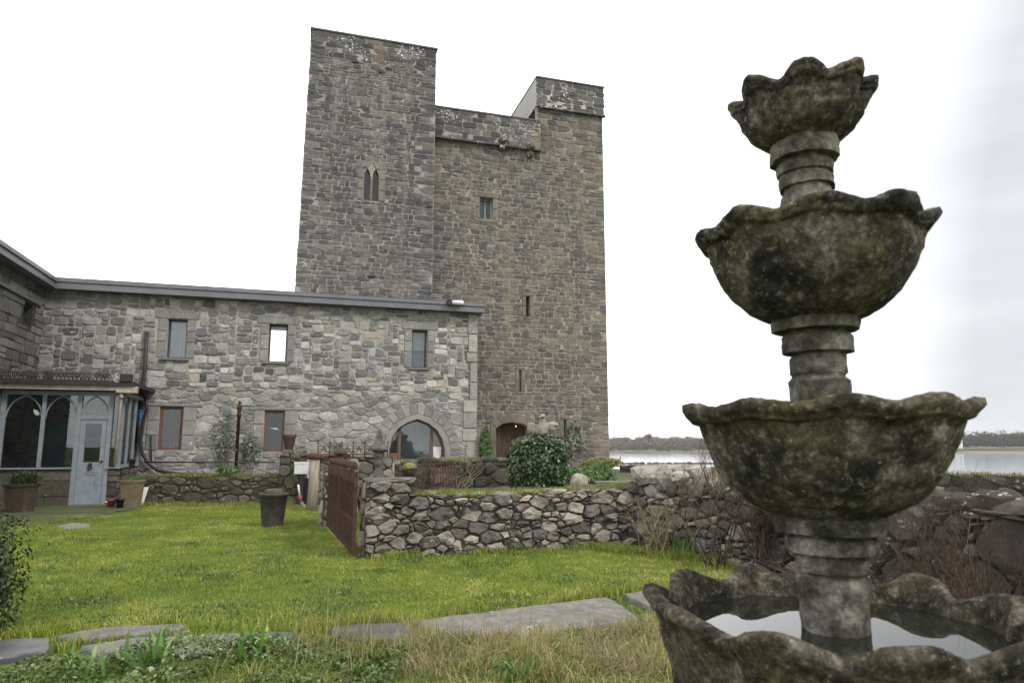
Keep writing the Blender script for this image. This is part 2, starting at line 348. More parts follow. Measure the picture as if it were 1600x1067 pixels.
M_ROUGH = foliage('rough grass', [(0, (.04,.07,.012)), (.55, (.115,.155,.026)), (.75, (.215,.21,.06)), (1, (.34,.285,.14))], .25)
def m_ground():
    t = NT('ground'); c = t.ramp(t.noise(1.3, 6, .65), [(.3, (.05,.075,.012)), (.55, (.085,.11,.018)), (.8, (.12,.14,.03))])
    c = t.mix(.6, c, t.ramp(t.noise(40, 4, .7), [(.3, (.5,.5,.5)), (.7, (1.3,1.3,1.2))]), 'MULTIPLY')
    t.bump(t.noise(30, 6, .7), .6, .02); return t.fin(c, .95, .1)
M_GROUND = m_ground()
M_SOIL = simple('wet moss and soil', (.03,.027,.016), (.06,.08,.018), 2.2, .9, .5, bscale=30)
M_FARLAND = simple('far shore grass', (.10,.105,.055), (.17,.155,.10), .02, .95)
def glass(name, tint, rough=.02, refl=1.):
    t = NT(name); tr = t.n('ShaderNodeBsdfTransparent'); tr.inputs[0].default_value = tint; gl = t.n('ShaderNodeBsdfGlossy'); gl.inputs['Roughness'].default_value = rough
    fr = t.n('ShaderNodeFresnel'); fr.inputs[0].default_value = 1.5; m = t.n('ShaderNodeMixShader'); t.l(t.mul(fr.outputs[0], refl), m.inputs[0])
    t.l(tr.outputs[0], m.inputs[1]); t.l(gl.outputs[0], m.inputs[2]); t.l(m.outputs[0], t.o.inputs[0]); return t.m
M_GLASS = glass('window glass', (.8,.84,.84,1), .0, 1.3); M_GLASSD = glass('dusty glass', (.55,.6,.61,1), .0, 1.15); M_GLASSP = glass('grey green porch glass', (.62,.68,.66,1), .0, 1.6); M_GLASSA = glass('pale reflecting glass', (.8,.84,.85,1), .0, 2.2)
def m_water(name, col, sc, st, rough):
    t = NT(name); t.fin(col, rough, .5); t.b.inputs['IOR'].default_value = 1.33; t.bump(t.noise(sc, 3, .5, (1,.35,1)), st, .05); return t.m
M_SEA = m_water('estuary water', (.10,.11,.115), .5, .25, .12); M_POOL = m_water('still rain water', (.012,.013,.01), 3, .02, .02)

# ------------------------------------------------------------------ stone patterns
def clip(poly, a, b, c):                                       # keep a*x+b*y <= c
    o = []; n = len(poly)
    for i in range(n):
        p, q = poly[i], poly[(i+1) % n]; dp = a*p[0]+b*p[1]-c; dq = a*q[0]+b*q[1]-c
        if dp <= 0: o.append(p)
        if dp*dq < 0: k = dp/(dp-dq); o.append((p[0]+(q[0]-p[0])*k, p[1]+(q[1]-p[1])*k))
    return o
def area(p): return .5*sum(p[i][0]*p[(i+1) % len(p)][1]-p[(i+1) % len(p)][0]*p[i][1] for i in range(len(p)))
def ccw(p): return list(p) if area(p) > 0 else list(reversed(p))
def cut(poly, hole):
    xs = [p[0] for p in hole]; ys = [p[1] for p in hole]; px = [p[0] for p in poly]; py = [p[1] for p in poly]
    if max(px) <= min(xs) or min(px) >= max(xs) or max(py) <= min(ys) or min(py) >= max(ys): return poly
    best, ba = [], 0; n = len(hole)
    for i in range(n):
        (x0, y0), (x1, y1) = hole[i], hole[(i+1) % n]; a, b = -(y1-y0), (x1-x0)      # inside is a*x+b*y > c for CCW
        r = clip(poly, a, b, a*x0+b*y0)
        if len(r) > 2 and area(r) > ba: best, ba = r, area(r)
    return best if ba > .3*area(poly) else None
def voronoi(W, H, size, aspect=1.4, jit=.42, wv=.35, seed=1):
    r = random.Random(seed); dy = size/aspect; pts = []; row = 0; y = -dy
    while y < H+dy*1.5:
        x = -size+(row % 2)*size*.5
        while x < W+size*1.5:
            pts.append((x+r.uniform(-jit,jit)*size, (y+r.uniform(-jit,jit)*dy)*aspect, r.uniform(-wv,wv)*size*size)); x += size
        y += dy; row += 1
    A = np.array(pts); cells = []
    for i, (x, y, q) in enumerate(pts):
        if x < -size or x > W+size or y < -size or y > (H*aspect)+size: continue
        d = ((A[:,:2]-A[i,:2])**2).sum(1); nb = np.argsort(d)[1:22]; poly = [(x-2*size,y-2*size),(x+2*size,y-2*size),(x+2*size,y+2*size),(x-2*size,y+2*size)]
        for j in nb:
            X, Y, Q = pts[j]; a, b = 2*(X-x), 2*(Y-y); c = X*X+Y*Y-x*x-y*y-Q+q; poly = clip(poly, a, b, c)
            if len(poly) < 3: break
        if len(poly) < 3: continue
        poly = [(p[0], p[1]/aspect) for p in poly]
        for a, b, c in ((-1,0,0),(1,0,W),(0,-1,0),(0,1,H)):
            poly = clip(poly, a, b, c)
            if len(poly) < 3: break
        if len(poly) > 2 and area(poly) > .0015: cells.append(poly)
    return cells
def scatter(W, H, radii, aspect=1.3, seed=1, tight=.62):                  # stones of mixed sizes: big ones first, small ones fill the gaps
    r = random.Random(seed); pts = []; A = np.zeros((0,3)); Ha = H*aspect
    for rad, n in radii:
        fails = 0; cnt = int(n*(W+.4)*(Ha+.4))
        for _ in range(cnt):
            x, y, q = r.uniform(-.2,W+.2), r.uniform(-.2,Ha+.2), rad*r.uniform(.85,1.15)
            if len(A) and np.any((A[:,0]-x)**2+(A[:,1]-y)**2 < (A[:,2]+q)**2*tight): continue
            A = np.vstack([A, [x,y,q]])
    cells = []
    for i in range(len(A)):
        x, y, q = A[i]; d = ((A[:,:2]-A[i,:2])**2).sum(1); nb = np.argsort(d)[1:34]; poly = [(x-.6,y-.6),(x+.6,y-.6),(x+.6,y+.6),(x-.6,y+.6)]
        for j in nb:
            X, Y, Q = A[j]; poly = clip(poly, 2*(X-x), 2*(Y-y), X*X+Y*Y-x*x-y*y-Q*Q+q*q)
            if len(poly) < 3: break
        if len(poly) < 3: continue
        poly = [(p[0], p[1]/aspect) for p in poly]
        for a, b, c in ((-1,0,0),(1,0,W),(0,-1,0),(0,1,H)):
            poly = clip(poly, a, b, c)
            if len(poly) < 3: break
        if len(poly) > 2 and area(poly) > .0012: cells.append(poly)
    return cells
def warp(cells, amp, fr, seed): # pull the joints out of true
    return [[(x+amp*noise.noise(Vector((x*fr, z*fr, seed))), z+amp*.8*noise.noise(Vector((x*fr, z*fr, seed+9)))) for x, z in c] for c in cells]
def ashlar(W, H, unit_, wr, hr, jit=.012, seed=1, x0=0., z0=0.): # random squared rubble
    r = random.Random(seed); nx_, ny_ = int(W/unit_), int(H/unit_); ux, uy = W/nx_, H/ny_; g = np.zeros((ny_,nx_), bool); cells = []
    J = {}
    def pt(i, j):
        if (i,j) not in J: J[i,j] = (x0+i*ux+(r.uniform(-jit,jit) if 0 < i < nx_ else 0), z0+j*uy+(r.uniform(-jit,jit) if 0 < j < ny_ else 0))
        return J[i,j]
    for j in range(ny_):
        for i in range(nx_):
            if g[j,i]: continue
            h = r.randint(*hr); wd = r.randint(*wr) if h < hr[1] else r.randint(wr[0]+1, wr[1]); wd = min(max(wd, h-1), wr[1]); k = 0
            while k < wd and i+k < nx_ and not g[j,i+k]: k += 1
            if k < nx_-i and k < wd+2 and i+k < nx_ and g[j,i+k] is False: k = wd
            h = min(h, ny_-j, max(1, k+1)); g[j:j+h, i:i+k] = True; cells.append([pt(i,j), pt(i+k,j), pt(i+k,j+h), pt(i,j+h)])
    return cells
def coursed(W, H, hr, wr, wob=.03, jit=.012, split=.25, seed=1, z0=0., x0=0., endw=None):
    r = random.Random(seed); zs = [0.]
    while zs[-1] < H: zs.append(zs[-1]+r.uniform(*hr))
    k = H/zs[-1]; zs = [z*k for z in zs]; cells = []
    def zz(i, x): return zs[i]+(wob*(noise.noise(Vector((x*.5, i*.37, seed)))+.6*noise.noise(Vector((x*1.7, i*.9, seed+5)))) if 0 < i < len(zs)-1 else 0)
    for i in range(len(zs)-1):
        x = 0.; h = zs[i+1]-zs[i]
        while x < W-1e-6:
            wd = r.uniform(*wr)*(.75+.5*h/hr[1]); nx = x+wd
            if endw and x == 0: nx = r.uniform(*endw)
            if endw and W-nx < endw[1]: nx = max(x+wr[0], W-r.uniform(*endw)) if x < W-endw[1]-wr[0] else W
            if W-nx < wr[0]*.7: nx = W
            j = lambda: r.uniform(-jit,jit)
            a, b, c, d = (x+j(), zz(i,x)), (nx+j(), zz(i,nx)), (nx+j(), zz(i+1,nx)), (x+j(), zz(i+1,x))
            if r.random() < split and h > hr[0]*1.25:
                m = r.uniform(.38,.62); e = (d[0]*m+a[0]*(1-m), a[1]*(1-m)+d[1]*m); f = (b[0]*(1-m)+c[0]*m, b[1]*(1-m)+c[1]*m); cells += [[a,b,f,e], [e,f,c,d]]
            else: cells.append([a,b,c,d])
            x = nx
    return [[(p[0]+x0, p[1]+z0) for p in c] for c in cells]
def add_stones(mb, cells, fmap, gap0=.012, raise_=(.01,.03), holes=(), rnd=None, mat=0, round_=.22, tilt=.06, rough=0., edge=.03, skip=0., wavy=None, gvar=(.6,1.5)):
    for poly in cells:
        poly = ccw(poly); ok = True
        for h in holes:
            poly = cut(poly, h)
            if not poly or len(poly) < 3: ok = False; break
        if not ok or rng.random() < skip: continue
        n = len(poly); q = []
        for i in range(n):
            p, o = poly[i], poly[(i+1) % n]; ra, rb = round_*rng.uniform(.6,1.3), round_*rng.uniform(.6,1.3)
            q += [(p[0]+(o[0]-p[0])*ra, p[1]+(o[1]-p[1])*ra), (o[0]-(o[0]-p[0])*rb, o[1]-(o[1]-p[1])*rb)]
        if wavy:
            q2 = []
            for i in range(len(q)):
                p, o = q[i], q[(i+1) % len(q)]; ln = math.hypot(o[0]-p[0], o[1]-p[1]); k_ = max(1, int(ln/wavy[0]))
                for e_ in range(k_): q2.append((p[0]+(o[0]-p[0])*e_/k_+rng.uniform(-1,1)*wavy[1], p[1]+(o[1]-p[1])*e_/k_+rng.uniform(-1,1)*wavy[1]))
            q = q2
        gap = gap0*rng.uniform(*gvar)
        n = len(q); cx = sum(p[0] for p in q)/n; cz = sum(p[1] for p in q)/n
        hw = (max(p[0] for p in q)-min(p[0] for p in q))/2; hh = (max(p[1] for p in q)-min(p[1] for p in q))/2
        if hw < gap*1.5 or hh < gap*1.5: continue
        d = rng.uniform(*raise_); ta, tb = rng.uniform(-tilt,tilt), rng.uniform(-tilt,tilt)
        e = min(edge, hw*.5, hh*.5)
        def ring(g, dd, tl=1.):
            sx_, sz_ = max(.2, 1-g/hw), max(.2, 1-g/hh); o = []
            for x, z in q:
                X, Z = cx+(x-cx)*sx_, cz+(z-cz)*sz_; k = dd+tl*(ta*(X-cx)+tb*(Z-cz))
                if rough: k += rough*noise.noise(Vector((X*9, Z*9, d*50)))*tl
                o.append(fmap(X, Z, k))
            return o
        vs = ring(gap, -.02, 0)+ring(gap+e*.12, d*.6)+ring(gap+e, d)
        cr = fmap(cx, cz, d+rough*.25*rng.uniform(-.5,1)); vs.append(cr); c = 3*n
        fs = [(k*n+i, k*n+(i+1) % n, (k+1)*n+(i+1) % n, (k+1)*n+i) for k in range(2) for i in range(n)]+[(2*n+i, 2*n+(i+1) % n, c) for i in range(n)]
        r = rnd(cx, cz) if rnd else rng.random(); mb.add(vs, fs, mat, min(max(r,0),1))
def rect(x0, x1, z0, z1): return [(x0,z0),(x1,z0),(x1,z1),(x0,z1)]
def prect(a, b, t=0.):                                         # photo corners -> rect on building plane
    (s0, z1), (s1, z0) = bl(*a, t), bl(*b, t); return s0, s1, z0, z1
# ------------------------------------------------------------------ ground, water, far shore
def gz(x, y):
    d = (y-(22.6-(x-2.5)*1.02)) if x > 2.5 else y-30
    d = max(d, 0) if x > 2.5 else max(y-32, 0)
    k = min(d/9, 1); return -4.2*k*k*(3-2*k)+.015*noise.noise(Vector((x*.5, y*.5, 0)))*(1-k)
xs = np.concatenate([[-600,-200,-80,-40], np.arange(-26, 26.1, .6), [40,80,200,600]]); ys = np.concatenate([[-300,-80,-30], np.arange(-10, 45.1, .6), [60,120,260,290]])
vs = [(x, y, gz(x, y) if -26 <= x <= 26 and y < 45.2 else (-4.2 if y > 45 or x > 26 else 0)) for y in ys for x in xs]; nx = len(xs)
gi = np.array([[j*nx+i, j*nx+i+1, (j+1)*nx+i+1, (j+1)*nx+i] for j in range(len(ys)-1) for i in range(nx-1)])
struct('ground', npmesh('ground', vs, [gi], M_GROUND, np.zeros(len(gi)), True), None)
WZ = -2.5
mb = MB(); mb.add([(-4000,20,WZ),(4000,20,WZ),(4000,8000,WZ),(-4000,8000,WZ)], [(0,1,2,3)]); struct('water', mb, M_SEA)
# far shore: low land rising to wooded hills
def hz(x, y):
    k = max(0, min(1, (y-312)/60)); h = 5 if x < 160 else 5
    return WZ-.6+min(.7 if x < 160 else 1.2, max(0, (y-300)*.09))+k*((1.2 if x < 160 else 2)+h*min(1, max(0, (y-340)/260)))*(.8+.4*noise.noise(Vector((x*.006, y*.004, 3))))
xs = np.arange(-700, 1301, 25.); ys = np.array([296, 302, 308, 314, 322, 335, 350, 380, 420, 480, 560, 640, 760, 900.]); nx = len(xs)
vs = [(x, y, hz(x, y)) for y in ys for x in xs]
gi = np.array([[j*nx+i, j*nx+i+1, (j+1)*nx+i+1, (j+1)*nx+i] for j in range(len(ys)-1) for i in range(nx-1)])
struct('hills', npmesh('hills', vs, [gi], M_FARLAND, np.zeros(len(gi)), True), None)
M_FARW = foliage('far winter wood', [(0, (.06,.052,.05)), (.6, (.10,.09,.085)), (1, (.14,.125,.105))], 0, .9, .1)
M_FARD = foliage('far dark wood', [(0, (.012,.015,.011)), (.6, (.034,.034,.026)), (1, (.07,.062,.045))], 0, .9, .1)
def wood(name, label, xr, yr, n, hr, mat, seed):
    r = np.random.default_rng(seed); P = []; Nn = []; Sz = []
    for _ in range(n):
        x = r.uniform(*xr); y = yr[0]+(yr[1]-yr[0])*r.random()**1.6; h = r.uniform(*hr); wd = h*r.uniform(.45,.75); z = hz(x, y); m = 150
        d = unit(r.normal(size=(m,3))); d[:,2] = np.abs(d[:,2])*1.2-.25
        k = r.uniform(.45,1.08,(m,1)); p = d*k*np.array([wd,wd,h*.55])+np.array([x,y,z+h*.45]); P.append(p); Nn.append(d); Sz.append(np.full(m, h*.11))
    P = np.concatenate(P); o = obj(name, leaves(name, P, np.concatenate(Sz), np.concatenate(Nn)+r.normal(size=P.shape)*.3, mat, .9), None)
    o['kind'] = 'stuff'; tag(o, label, 'woodland'); return o
wood('far_woodland', 'grey leafless wood along the low hill across the water, beside the tower', (20,158), (302,560), 900, (2.8,6.2), M_FARW, 3)
wood('far_tree_belt', 'darker belt of trees on the far bank behind the fountain', (162,330), (322,385), 420, (4,9), M_FARD, 4)
def far_pine(px, py, Y, h, label):
    P = AY(px, py, Y); z = hz(P.x, Y); t = thing('pine_tree', label, 'tree', (P.x, Y, z))
    m = MB(); m.tube([(P.x,Y,z-.5),(P.x+.3,Y,z+h*.5),(P.x,Y,z+h*.8)], [.5,.35,.2], 5); obj('trunk', m, M_TWIG, t)
    d = unit(nr.normal(size=(260,3)))*nr.uniform(.3,1,(260,1)); p = d*np.array([h*.42,h*.42,h*.3])+np.array([P.x,Y,z+h*.78])
    obj('crown', leaves('crown', p, h*.12, d, M_FARD, .8, None, (P.x,Y,z)), None, t)
far_pine(1013, 686, 420, 7.5, 'dark flat topped tree rising above the far hill left of the fountain')
def far_house(px, py, Y, w_, label):
    P = AY(px, py, Y); z = P.z-2; t = thing('white_house', label, 'house', (P.x, Y, z)); x = P.x
    m = MB(); m.box(x-w_/2, x+w_/2, Y-3, Y+3, z-1, z+3.2); m.add([(x-w_/2,Y-3,z+3.2),(x-w_/2,Y+3,z+3.2),(x-w_/2,Y,z+5)], [(0,1,2)]).add([(x+w_/2,Y-3,z+3.2),(x+w_/2,Y+3,z+3.2),(x+w_/2,Y,z+5)], [(0,2,1)]); obj('wall', m, M_WHITE, t)
    m = MB(); m.add([(x-w_/2-.3,Y-3.4,z+3.1),(x+w_/2+.3,Y-3.4,z+3.1),(x+w_/2+.3,Y,z+5.2),(x-w_/2-.3,Y,z+5.2),(x+w_/2+.3,Y+3.4,z+3.1),(x-w_/2-.3,Y+3.4,z+3.1)], [(0,1,2,3),(3,2,4,5)]); obj('roof', m, M_ROOF, t)
    for k in (-.25, .25):
        m = MB(); m.box(x+k*w_-.5, x+k*w_+.5, Y-3.05, Y-3.0, z+1, z+2.3); obj('window', m, M_BLK, t)
far_house(1487, 690, 312, 6, 'small white house by the water just right of the fountain bowl')
m = MB(); a, b = G(952, 722.5, WZ+.25), G(1120, 722.5, WZ+.25)
for i in range(24):
    f = i/24; m.rock((a.x+(b.x-a.x)*f*1.5, a.y+rng.uniform(-.3,.3), WZ), (rng.uniform(.6,1.1), .8, rng.uniform(.3,.5)), i, 0, rng.random(), 1)
o = obj('stone_jetty', m, M_DRY); tag(o, 'low dark stone jetty lying in the water right of the tower', 'jetty')
P = G(969, 719, WZ); m = MB(); m.tube([(P.x,P.y,WZ-1),(P.x+.05,P.y,WZ+1.1)], .12, 6); tag(obj('mooring_post', m, M_IRON, None, (P.x,P.y,WZ)), 'thin dark post standing in the water beside the tower', 'post')

# ------------------------------------------------------------------ stone wing (long low building)
WS0, WS1, WTOP = -.35, 11.72, bl(400, 468, -.3)[1]
TW = thing('stone_wing', 'long two storey grey rubble wing with flat lead edged roof and arched window', 'building', (5.7, 0, 0), 'B')
fw = lambda s, z, d: (s, -d, z)
up = [prect((263,498),(289,560)), prect((421,506),(447,566)), prect((644,515),(667,575))]
low = [prect((250,635),(282,703)), prect((414,641),(442,706))]
arch_px = [(607,720),(695,720),(695.5,702),(691,686),(683,672),(669,661),(652,654.5),(636,660),(622,669),(612,684),(607.5,702)]
arch = [bl(*p) for p in arch_px]
ac = (sum(p[0] for p in arch)/len(arch), bl(652,700)[1])
def grow(poly, d):                                             # outset outline away from the arch centre, foot stays level
    o = []
    for x, z in poly:
        r_ = math.hypot(x-ac[0], z-ac[1]); k = (r_+d)/r_; o.append((ac[0]+(x-ac[0])*k, ac[1]+(z-ac[1])*k if z > arch[0][1]+.05 else z))
    return o
holes = [rect(*r) for r in up+low]+[arch]
m = MB(); m.sheet(rect(WS0, WS1, -.2, WTOP), holes, 0, .5, 0)
m.add([(WS1,0,-.2),(WS1,3,-.2),(WS1,3,WTOP),(WS1,0,WTOP)], [(0,1,2,3)])
bw = prect((419,492),(449,545), 4.5); bsky = (bw[0]-.3, bw[1]+.3, bw[2]-.5, WTOP-.06)
m.box(WS0, bsky[0], 4.5, 4.9, -.2, WTOP-.004).box(bsky[1], 5.9, 4.5, 4.9, -.2, WTOP-.004).box(bsky[0], bsky[1], 4.5, 4.9, -.2, bsky[2]).box(bsky[0], bsky[1], 4.5, 4.9, bsky[3], WTOP-.004)
m.sheet(rect(WS0, WS1, -.2, WTOP), holes, .5, .01, 2)
sur = []; cells2 = []
for k, (a, b, c, d) in enumerate(up):
    sur.append(rect(a-.24, b+.22, c-.02, d+.25)); cells2.append(rect(a-.34, b+.32, d, d+.26)); sur.append(rect(a-.34, b+.32, d-.01, d+.26))
    for sd_, e in ((a-.24, a), (b, b+.22)):
        z = c; hs = [.33, .42, .3] if k % 2 else [.45, .3, .35]; tot = sum(hs)
        for h in hs: cells2.append(rect(sd_, e, z, z+h*(d-c)/tot)); z += h*(d-c)/tot
for a, b, c, d in low:
    sur += [rect(a-.3, b+.34, c, d+.01)]; cells2.append(rect(a-.45, b+.5, d, d+.1)); sur.append(rect(a-.45, b+.5, d, d+.1))
    for sd_, e in ((a-.3, a), (b, b+.34)):
        cells2 += [rect(sd_, e, c+i*(d-c)/3, c+(i+1)*(d-c)/3) for i in range(3)]
A1, A2 = grow(arch, .17), grow(arch, .50)
sur.append(ccw(A2))
nA = len(arch)
for i in range(1, nA):
    j = (i+1) % nA
    for f in (0, .5):
        p = lambda P, t_: (P[i][0]+(P[j][0]-P[i][0])*t_, P[i][1]+(P[j][1]-P[i][1])*t_)
        cells2.append([p(A1, f), p(A2, f), p(A2, f+.5), p(A1, f+.5)])
ZM = bl(400, 607)[1]
cl = ashlar(WS1-WS0, WTOP-ZM, .064, (3,7), (2,4), .02, 21, WS0, ZM)
cl2 = scatter(WS1-WS0, ZM+.2, ((.24,3),(.16,14),(.1,60)), 1.8, 5); cl2 = [[(p[0]+WS0, p[1]-.2) for p in c] for c in cl2]
hl = [ccw(h) for h in holes]
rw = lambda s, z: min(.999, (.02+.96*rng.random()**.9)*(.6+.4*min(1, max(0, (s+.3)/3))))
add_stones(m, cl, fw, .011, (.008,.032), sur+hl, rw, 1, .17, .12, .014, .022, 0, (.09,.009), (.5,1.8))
add_stones(m, cl2, fw, .008, (.008,.03), sur+hl, lambda s, z: rng.uniform(.25,.86), 1, .14, .08, .014, .02, 0, (.08,.009), (.4,1.8))
add_stones(m, cells2, fw, .008, (.02,.035), hl, lambda s, z: rng.uniform(.36,.66), 1, .06, .01, .004, .012)
qn = []; z = -.2
while z < WTOP-.1:
    h = rng.uniform(.3,.75); qn.append(rect(WS1-rng.uniform(.22,.5), WS1+.02, z, min(z+h, WTOP))); z += h
add_stones(m, qn, fw, .008, (.05,.06), [], lambda s, z: rng.uniform(.6,.85), 1, .05, .01, .004, .012)
obj('wall', m, [M_MORTW, M_WING, M_DARKIN], TW)
m = MB(); m.ring(arch[1:]+arch[:1], A1[1:]+A1[:1], -.045, .12); obj('arch_surround', m, M_DRESS, TW)
m = MB(); m.box(WS0, WS1-.3, .51, 4.49, 3.28, 3.36).box(WS0, WS1-.3, .51, 4.49, .4, .5); obj('floor', m, M_DARKIN, TW)
zt = bl(400, 452, -.3)[1]
m = MB(); m.box(WS0-.3, WS1+.17, -.3, 4.9, WTOP, zt-.12, 0)
for i in range(40):
    s0 = WS0-.3+i*(WS1+.47-WS0)/40; m.box(s0+.004, s0+(WS1+.47-WS0)/40-.004, -.305, -.295, WTOP-.005, zt-.125, 0)
obj('fascia', m, M_FASCIA, TW)
m = MB(); m.box(WS0-.32, WS1+.2, -.34, 4.95, zt-.12, zt-.03, 0, .9).box(WS0-.3, WS1+.18, -.31, 4.9, zt-.03, zt, 1); obj('roof', m, [M_FASCIA, M_ROOF], TW)
def window(parent, r, t, mat, fw_=.05, glass_=M_GLASS, sill=None, mull=(), name='window', label=None):
    a, b, c, d = r; f = MB(); f.ring(rect(a+fw_,b-fw_,c+fw_,d-fw_), rect(a,b,c,d), t, t+.07, closed=True)
    for x in mull: f.box(x-.018, x+.018, t+.01, t+.06, c+fw_, d-fw_)
    o = obj(name, f, mat, parent, label=label); g = MB(); g.box(a+fw_-.005, b-fw_+.005, t+.03, t+.036, c+fw_-.005, d-fw_+.005); obj('pane', g, glass_, o)
    if sill:
        g = MB(); g.box(a-.13, b+.1, -.09, t, c-.06, c-.003); obj('sill', g, sill, o)
    return o
wl_ = ['upper window with a mauve curtain', 'upper window showing the sky straight through', 'upper window with a pale blind']
for r, l_ in zip(up, wl_): window(TW, r, .2, M_FRAME, .045, M_GLASS, M_FASCIA, (), 'window', l_)
for r, l_ in zip(low, ('lower brown timber window with dark pane', 'lower weathered timber window with stickers')): window(TW, r, .06, M_BROWN, .075, M_GLASSD, None, (), 'window', l_)
M_CURT = simple('mauve curtain', (.38,.35,.43), (.5,.47,.55), 5, .9, stretch=(6,1,.2)); M_BLIND = simple('pale blind', (.55,.57,.56), (.62,.64,.63), 5, .9); M_TEAL = simple('blue cloth', (.03,.10,.16), (.06,.18,.25), 4, .9)
a, b, c, d = up[0]; m = MB(); m.box(a-.02, b+.02, .34, .35, c, d); tag(obj('curtain', m, M_CURT, None, (a,.34,c), 'B'), 'mauve curtain hanging behind the leftmost upper window of the wing', 'curtain')
a, b, c, d = up[2]; m = MB(); m.box(a-.02, b+.02, .33, .34, c+.48*(d-c), d); tag(obj('roller_blind', m, M_BLIND, None, (a,.33,d), 'B'), 'pale blind half drawn behind the upper window nearest the tower', 'blind')
m = MB(); m.box(a-.02, b+.02, .43, .44, c, c+.6*(d-c)); tag(obj('curtain', m, M_CURT, None, (a,.43,c), 'B'), 'dull violet cloth below the half drawn blind in the wing window', 'curtain')
a, b, c, d = low[1]; m = MB(); m.box(a+.05, b-.05, .25, .26, c, c+.85*(d-c)); tag(obj('cloth', m, M_TEAL, None, (a,.25,c), 'B'), 'blue cloth behind the lower timber window beside the clay urn', 'curtain')
m = MB(); cx, cz = (a+b)/2, c+.55*(d-c); m.add([(cx-.12,.08,cz+.03),(cx,.08,cz),(cx+.13,.08,cz-.02),(cx+.02,.08,cz+.03),(cx+.03,.08,cz+.05)], [(0,1,3),(1,2,3),(3,2,4)]); tag(obj('bird_sticker', m, M_WHITE, None, (cx,.08,cz), 'B'), 'pale bird shaped sticker on the lower timber window pane', 'sticker')
a, b, c, d = low[0]; m = MB(); m.lathe([(.05,0),(.07,.08),(.04,.2),(.015,.24)], ((a+b)/2, .32, c+.02), 10); tag(obj('white_vase', m, M_WHITE, None, ((a+b)/2,.32,c), 'B'), 'small white vase inside the lower brown window beside the porch', 'vase')
# arched window joinery
m = MB(); ain = grow(arch, -.06); m.ring(ain[1:]+ain[:1], arch[1:]+arch[:1], .16, .24)
def az(s):                                                     # height of the arch outline above s
    best = arch[0][1]
    for i in range(1, nA-0):
        (x0,z0), (x1,z1) = arch[i], arch[(i+1) % nA]
        if min(x0,x1) <= s <= max(x0,x1) and abs(x1-x0) > 1e-6: best = max(best, z0+(z1-z0)*(s-x0)/(x1-x0))
    return best
b0 = arch[0][1]; sl_, sr_ = bl(625,690)[0], bl(676,690)[0]
for s_ in (sl_, sr_): m.box(s_-.045, s_+.045, .15, .25, b0, az(s_)-.01)
m.box(arch[0][0], sl_, .17, .23, b0+.02, b0+.24).box(arch[0][0]+.02, arch[1][0]-.02, .155, .245, b0, b0+.05)
AWIN = obj('arched_window', m, M_BROWN, TW); g = MB(); g.slab(ccw(ain), .2, .206); obj('pane', g, M_GLASSA, AWIN)
m = MB(); m.box(arch[0][0]-.1, arch[1][0]+.15, -.3, .15, b0-.14, b0-.003); obj('sill', m, M_DRESS, AWIN)
m = MB(); sx_ = bl(685,710)[0]; m.box(sx_-.14, sx_+.1, .13, .14, b0+.03, b0+.42); tag(obj('notice_board', m, M_WHITE, None, (sx_,.13,b0), 'B'), 'blank white panel in the lower right corner of the arched window', 'panel')
sx_, sz_ = bl(655,702); m = MB(); m.box(sx_-.09, sx_+.09, .31, .34, sz_-.2, sz_+.12); obj_ = obj('picture_card', m, M_WHITE, None, (sx_,.31,sz_), 'B'); tag(obj_, 'white card standing inside the middle of the arched window', 'card')
m = MB(); m.box(arch[0][0]+.1, arch[1][0]-.1, 1.0, 1.03, .5, 2.4); tag(obj('reflection_screen', m, simple('pale reflection tone', (.3,.32,.33), (.5,.52,.53), 1.2, .9), None, (ac[0],1.0,.5), 'B'), 'added grey screen behind the arched window imitating its pale reflection', 'screen')  # added panel, its pale tone imitates reflection in the arched pane
# ---- left wing
LL = 7.0; zl = WTOP+.02
TL = thing('dark_stone_wing', 'dark stone side wing at the left edge with a lead trimmed flat roof', 'building', (WS0-2, -3, 0), 'B')
m = MB(); wq = []
def lw(px, py): # hit on plane s=WS0
    d = Vector(ray(px, py)); o = B2W(WS0, 0); k = o.dot(U)/d.dot(U); P = d*k; return ((P-OB).dot(V), EYE+P.z)
(t0, z1), (t1, z0) = lw(38,472), lw(48,512)
lwin = rect(LL+t0, LL+t1, z0, z1)
lf = lambda s, z, d: (WS0+d, s-LL, z)
c = MB(); c.sheet(rect(0, LL, -.2, zl), [ccw(lwin)], 0, .3, 0)
m.add([(WS0-y, x-LL, z) for x, y, z in c.v], c.f, 0)
m.box(WS0-5, WS0-.4, -LL, 4, -.2, zl-.01, 0)
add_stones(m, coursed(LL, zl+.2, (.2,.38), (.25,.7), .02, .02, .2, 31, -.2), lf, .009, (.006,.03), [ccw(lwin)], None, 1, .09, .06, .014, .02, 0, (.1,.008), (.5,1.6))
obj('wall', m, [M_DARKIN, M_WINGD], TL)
m = MB(); m.box(WS0-5.2, WS0+.3, -LL-.2, -.3, zl, zt-.12, 0); m.box(WS0-5.2, WS0+.34, -LL-.25, -.345, zt-.12, zt-.02, 0); obj('roof', m, M_FASCIA, TL)
m = MB(); m.box(WS0+.0, WS0+.07, -LL, -.36, zl-.55, zl-.47); obj('string_course', m, M_WINGD, TL)
m = MB(); m.box(WS0-.27, WS0-.26, t0, t1, z0, z1); obj('window', m, M_GLASSD, TL)

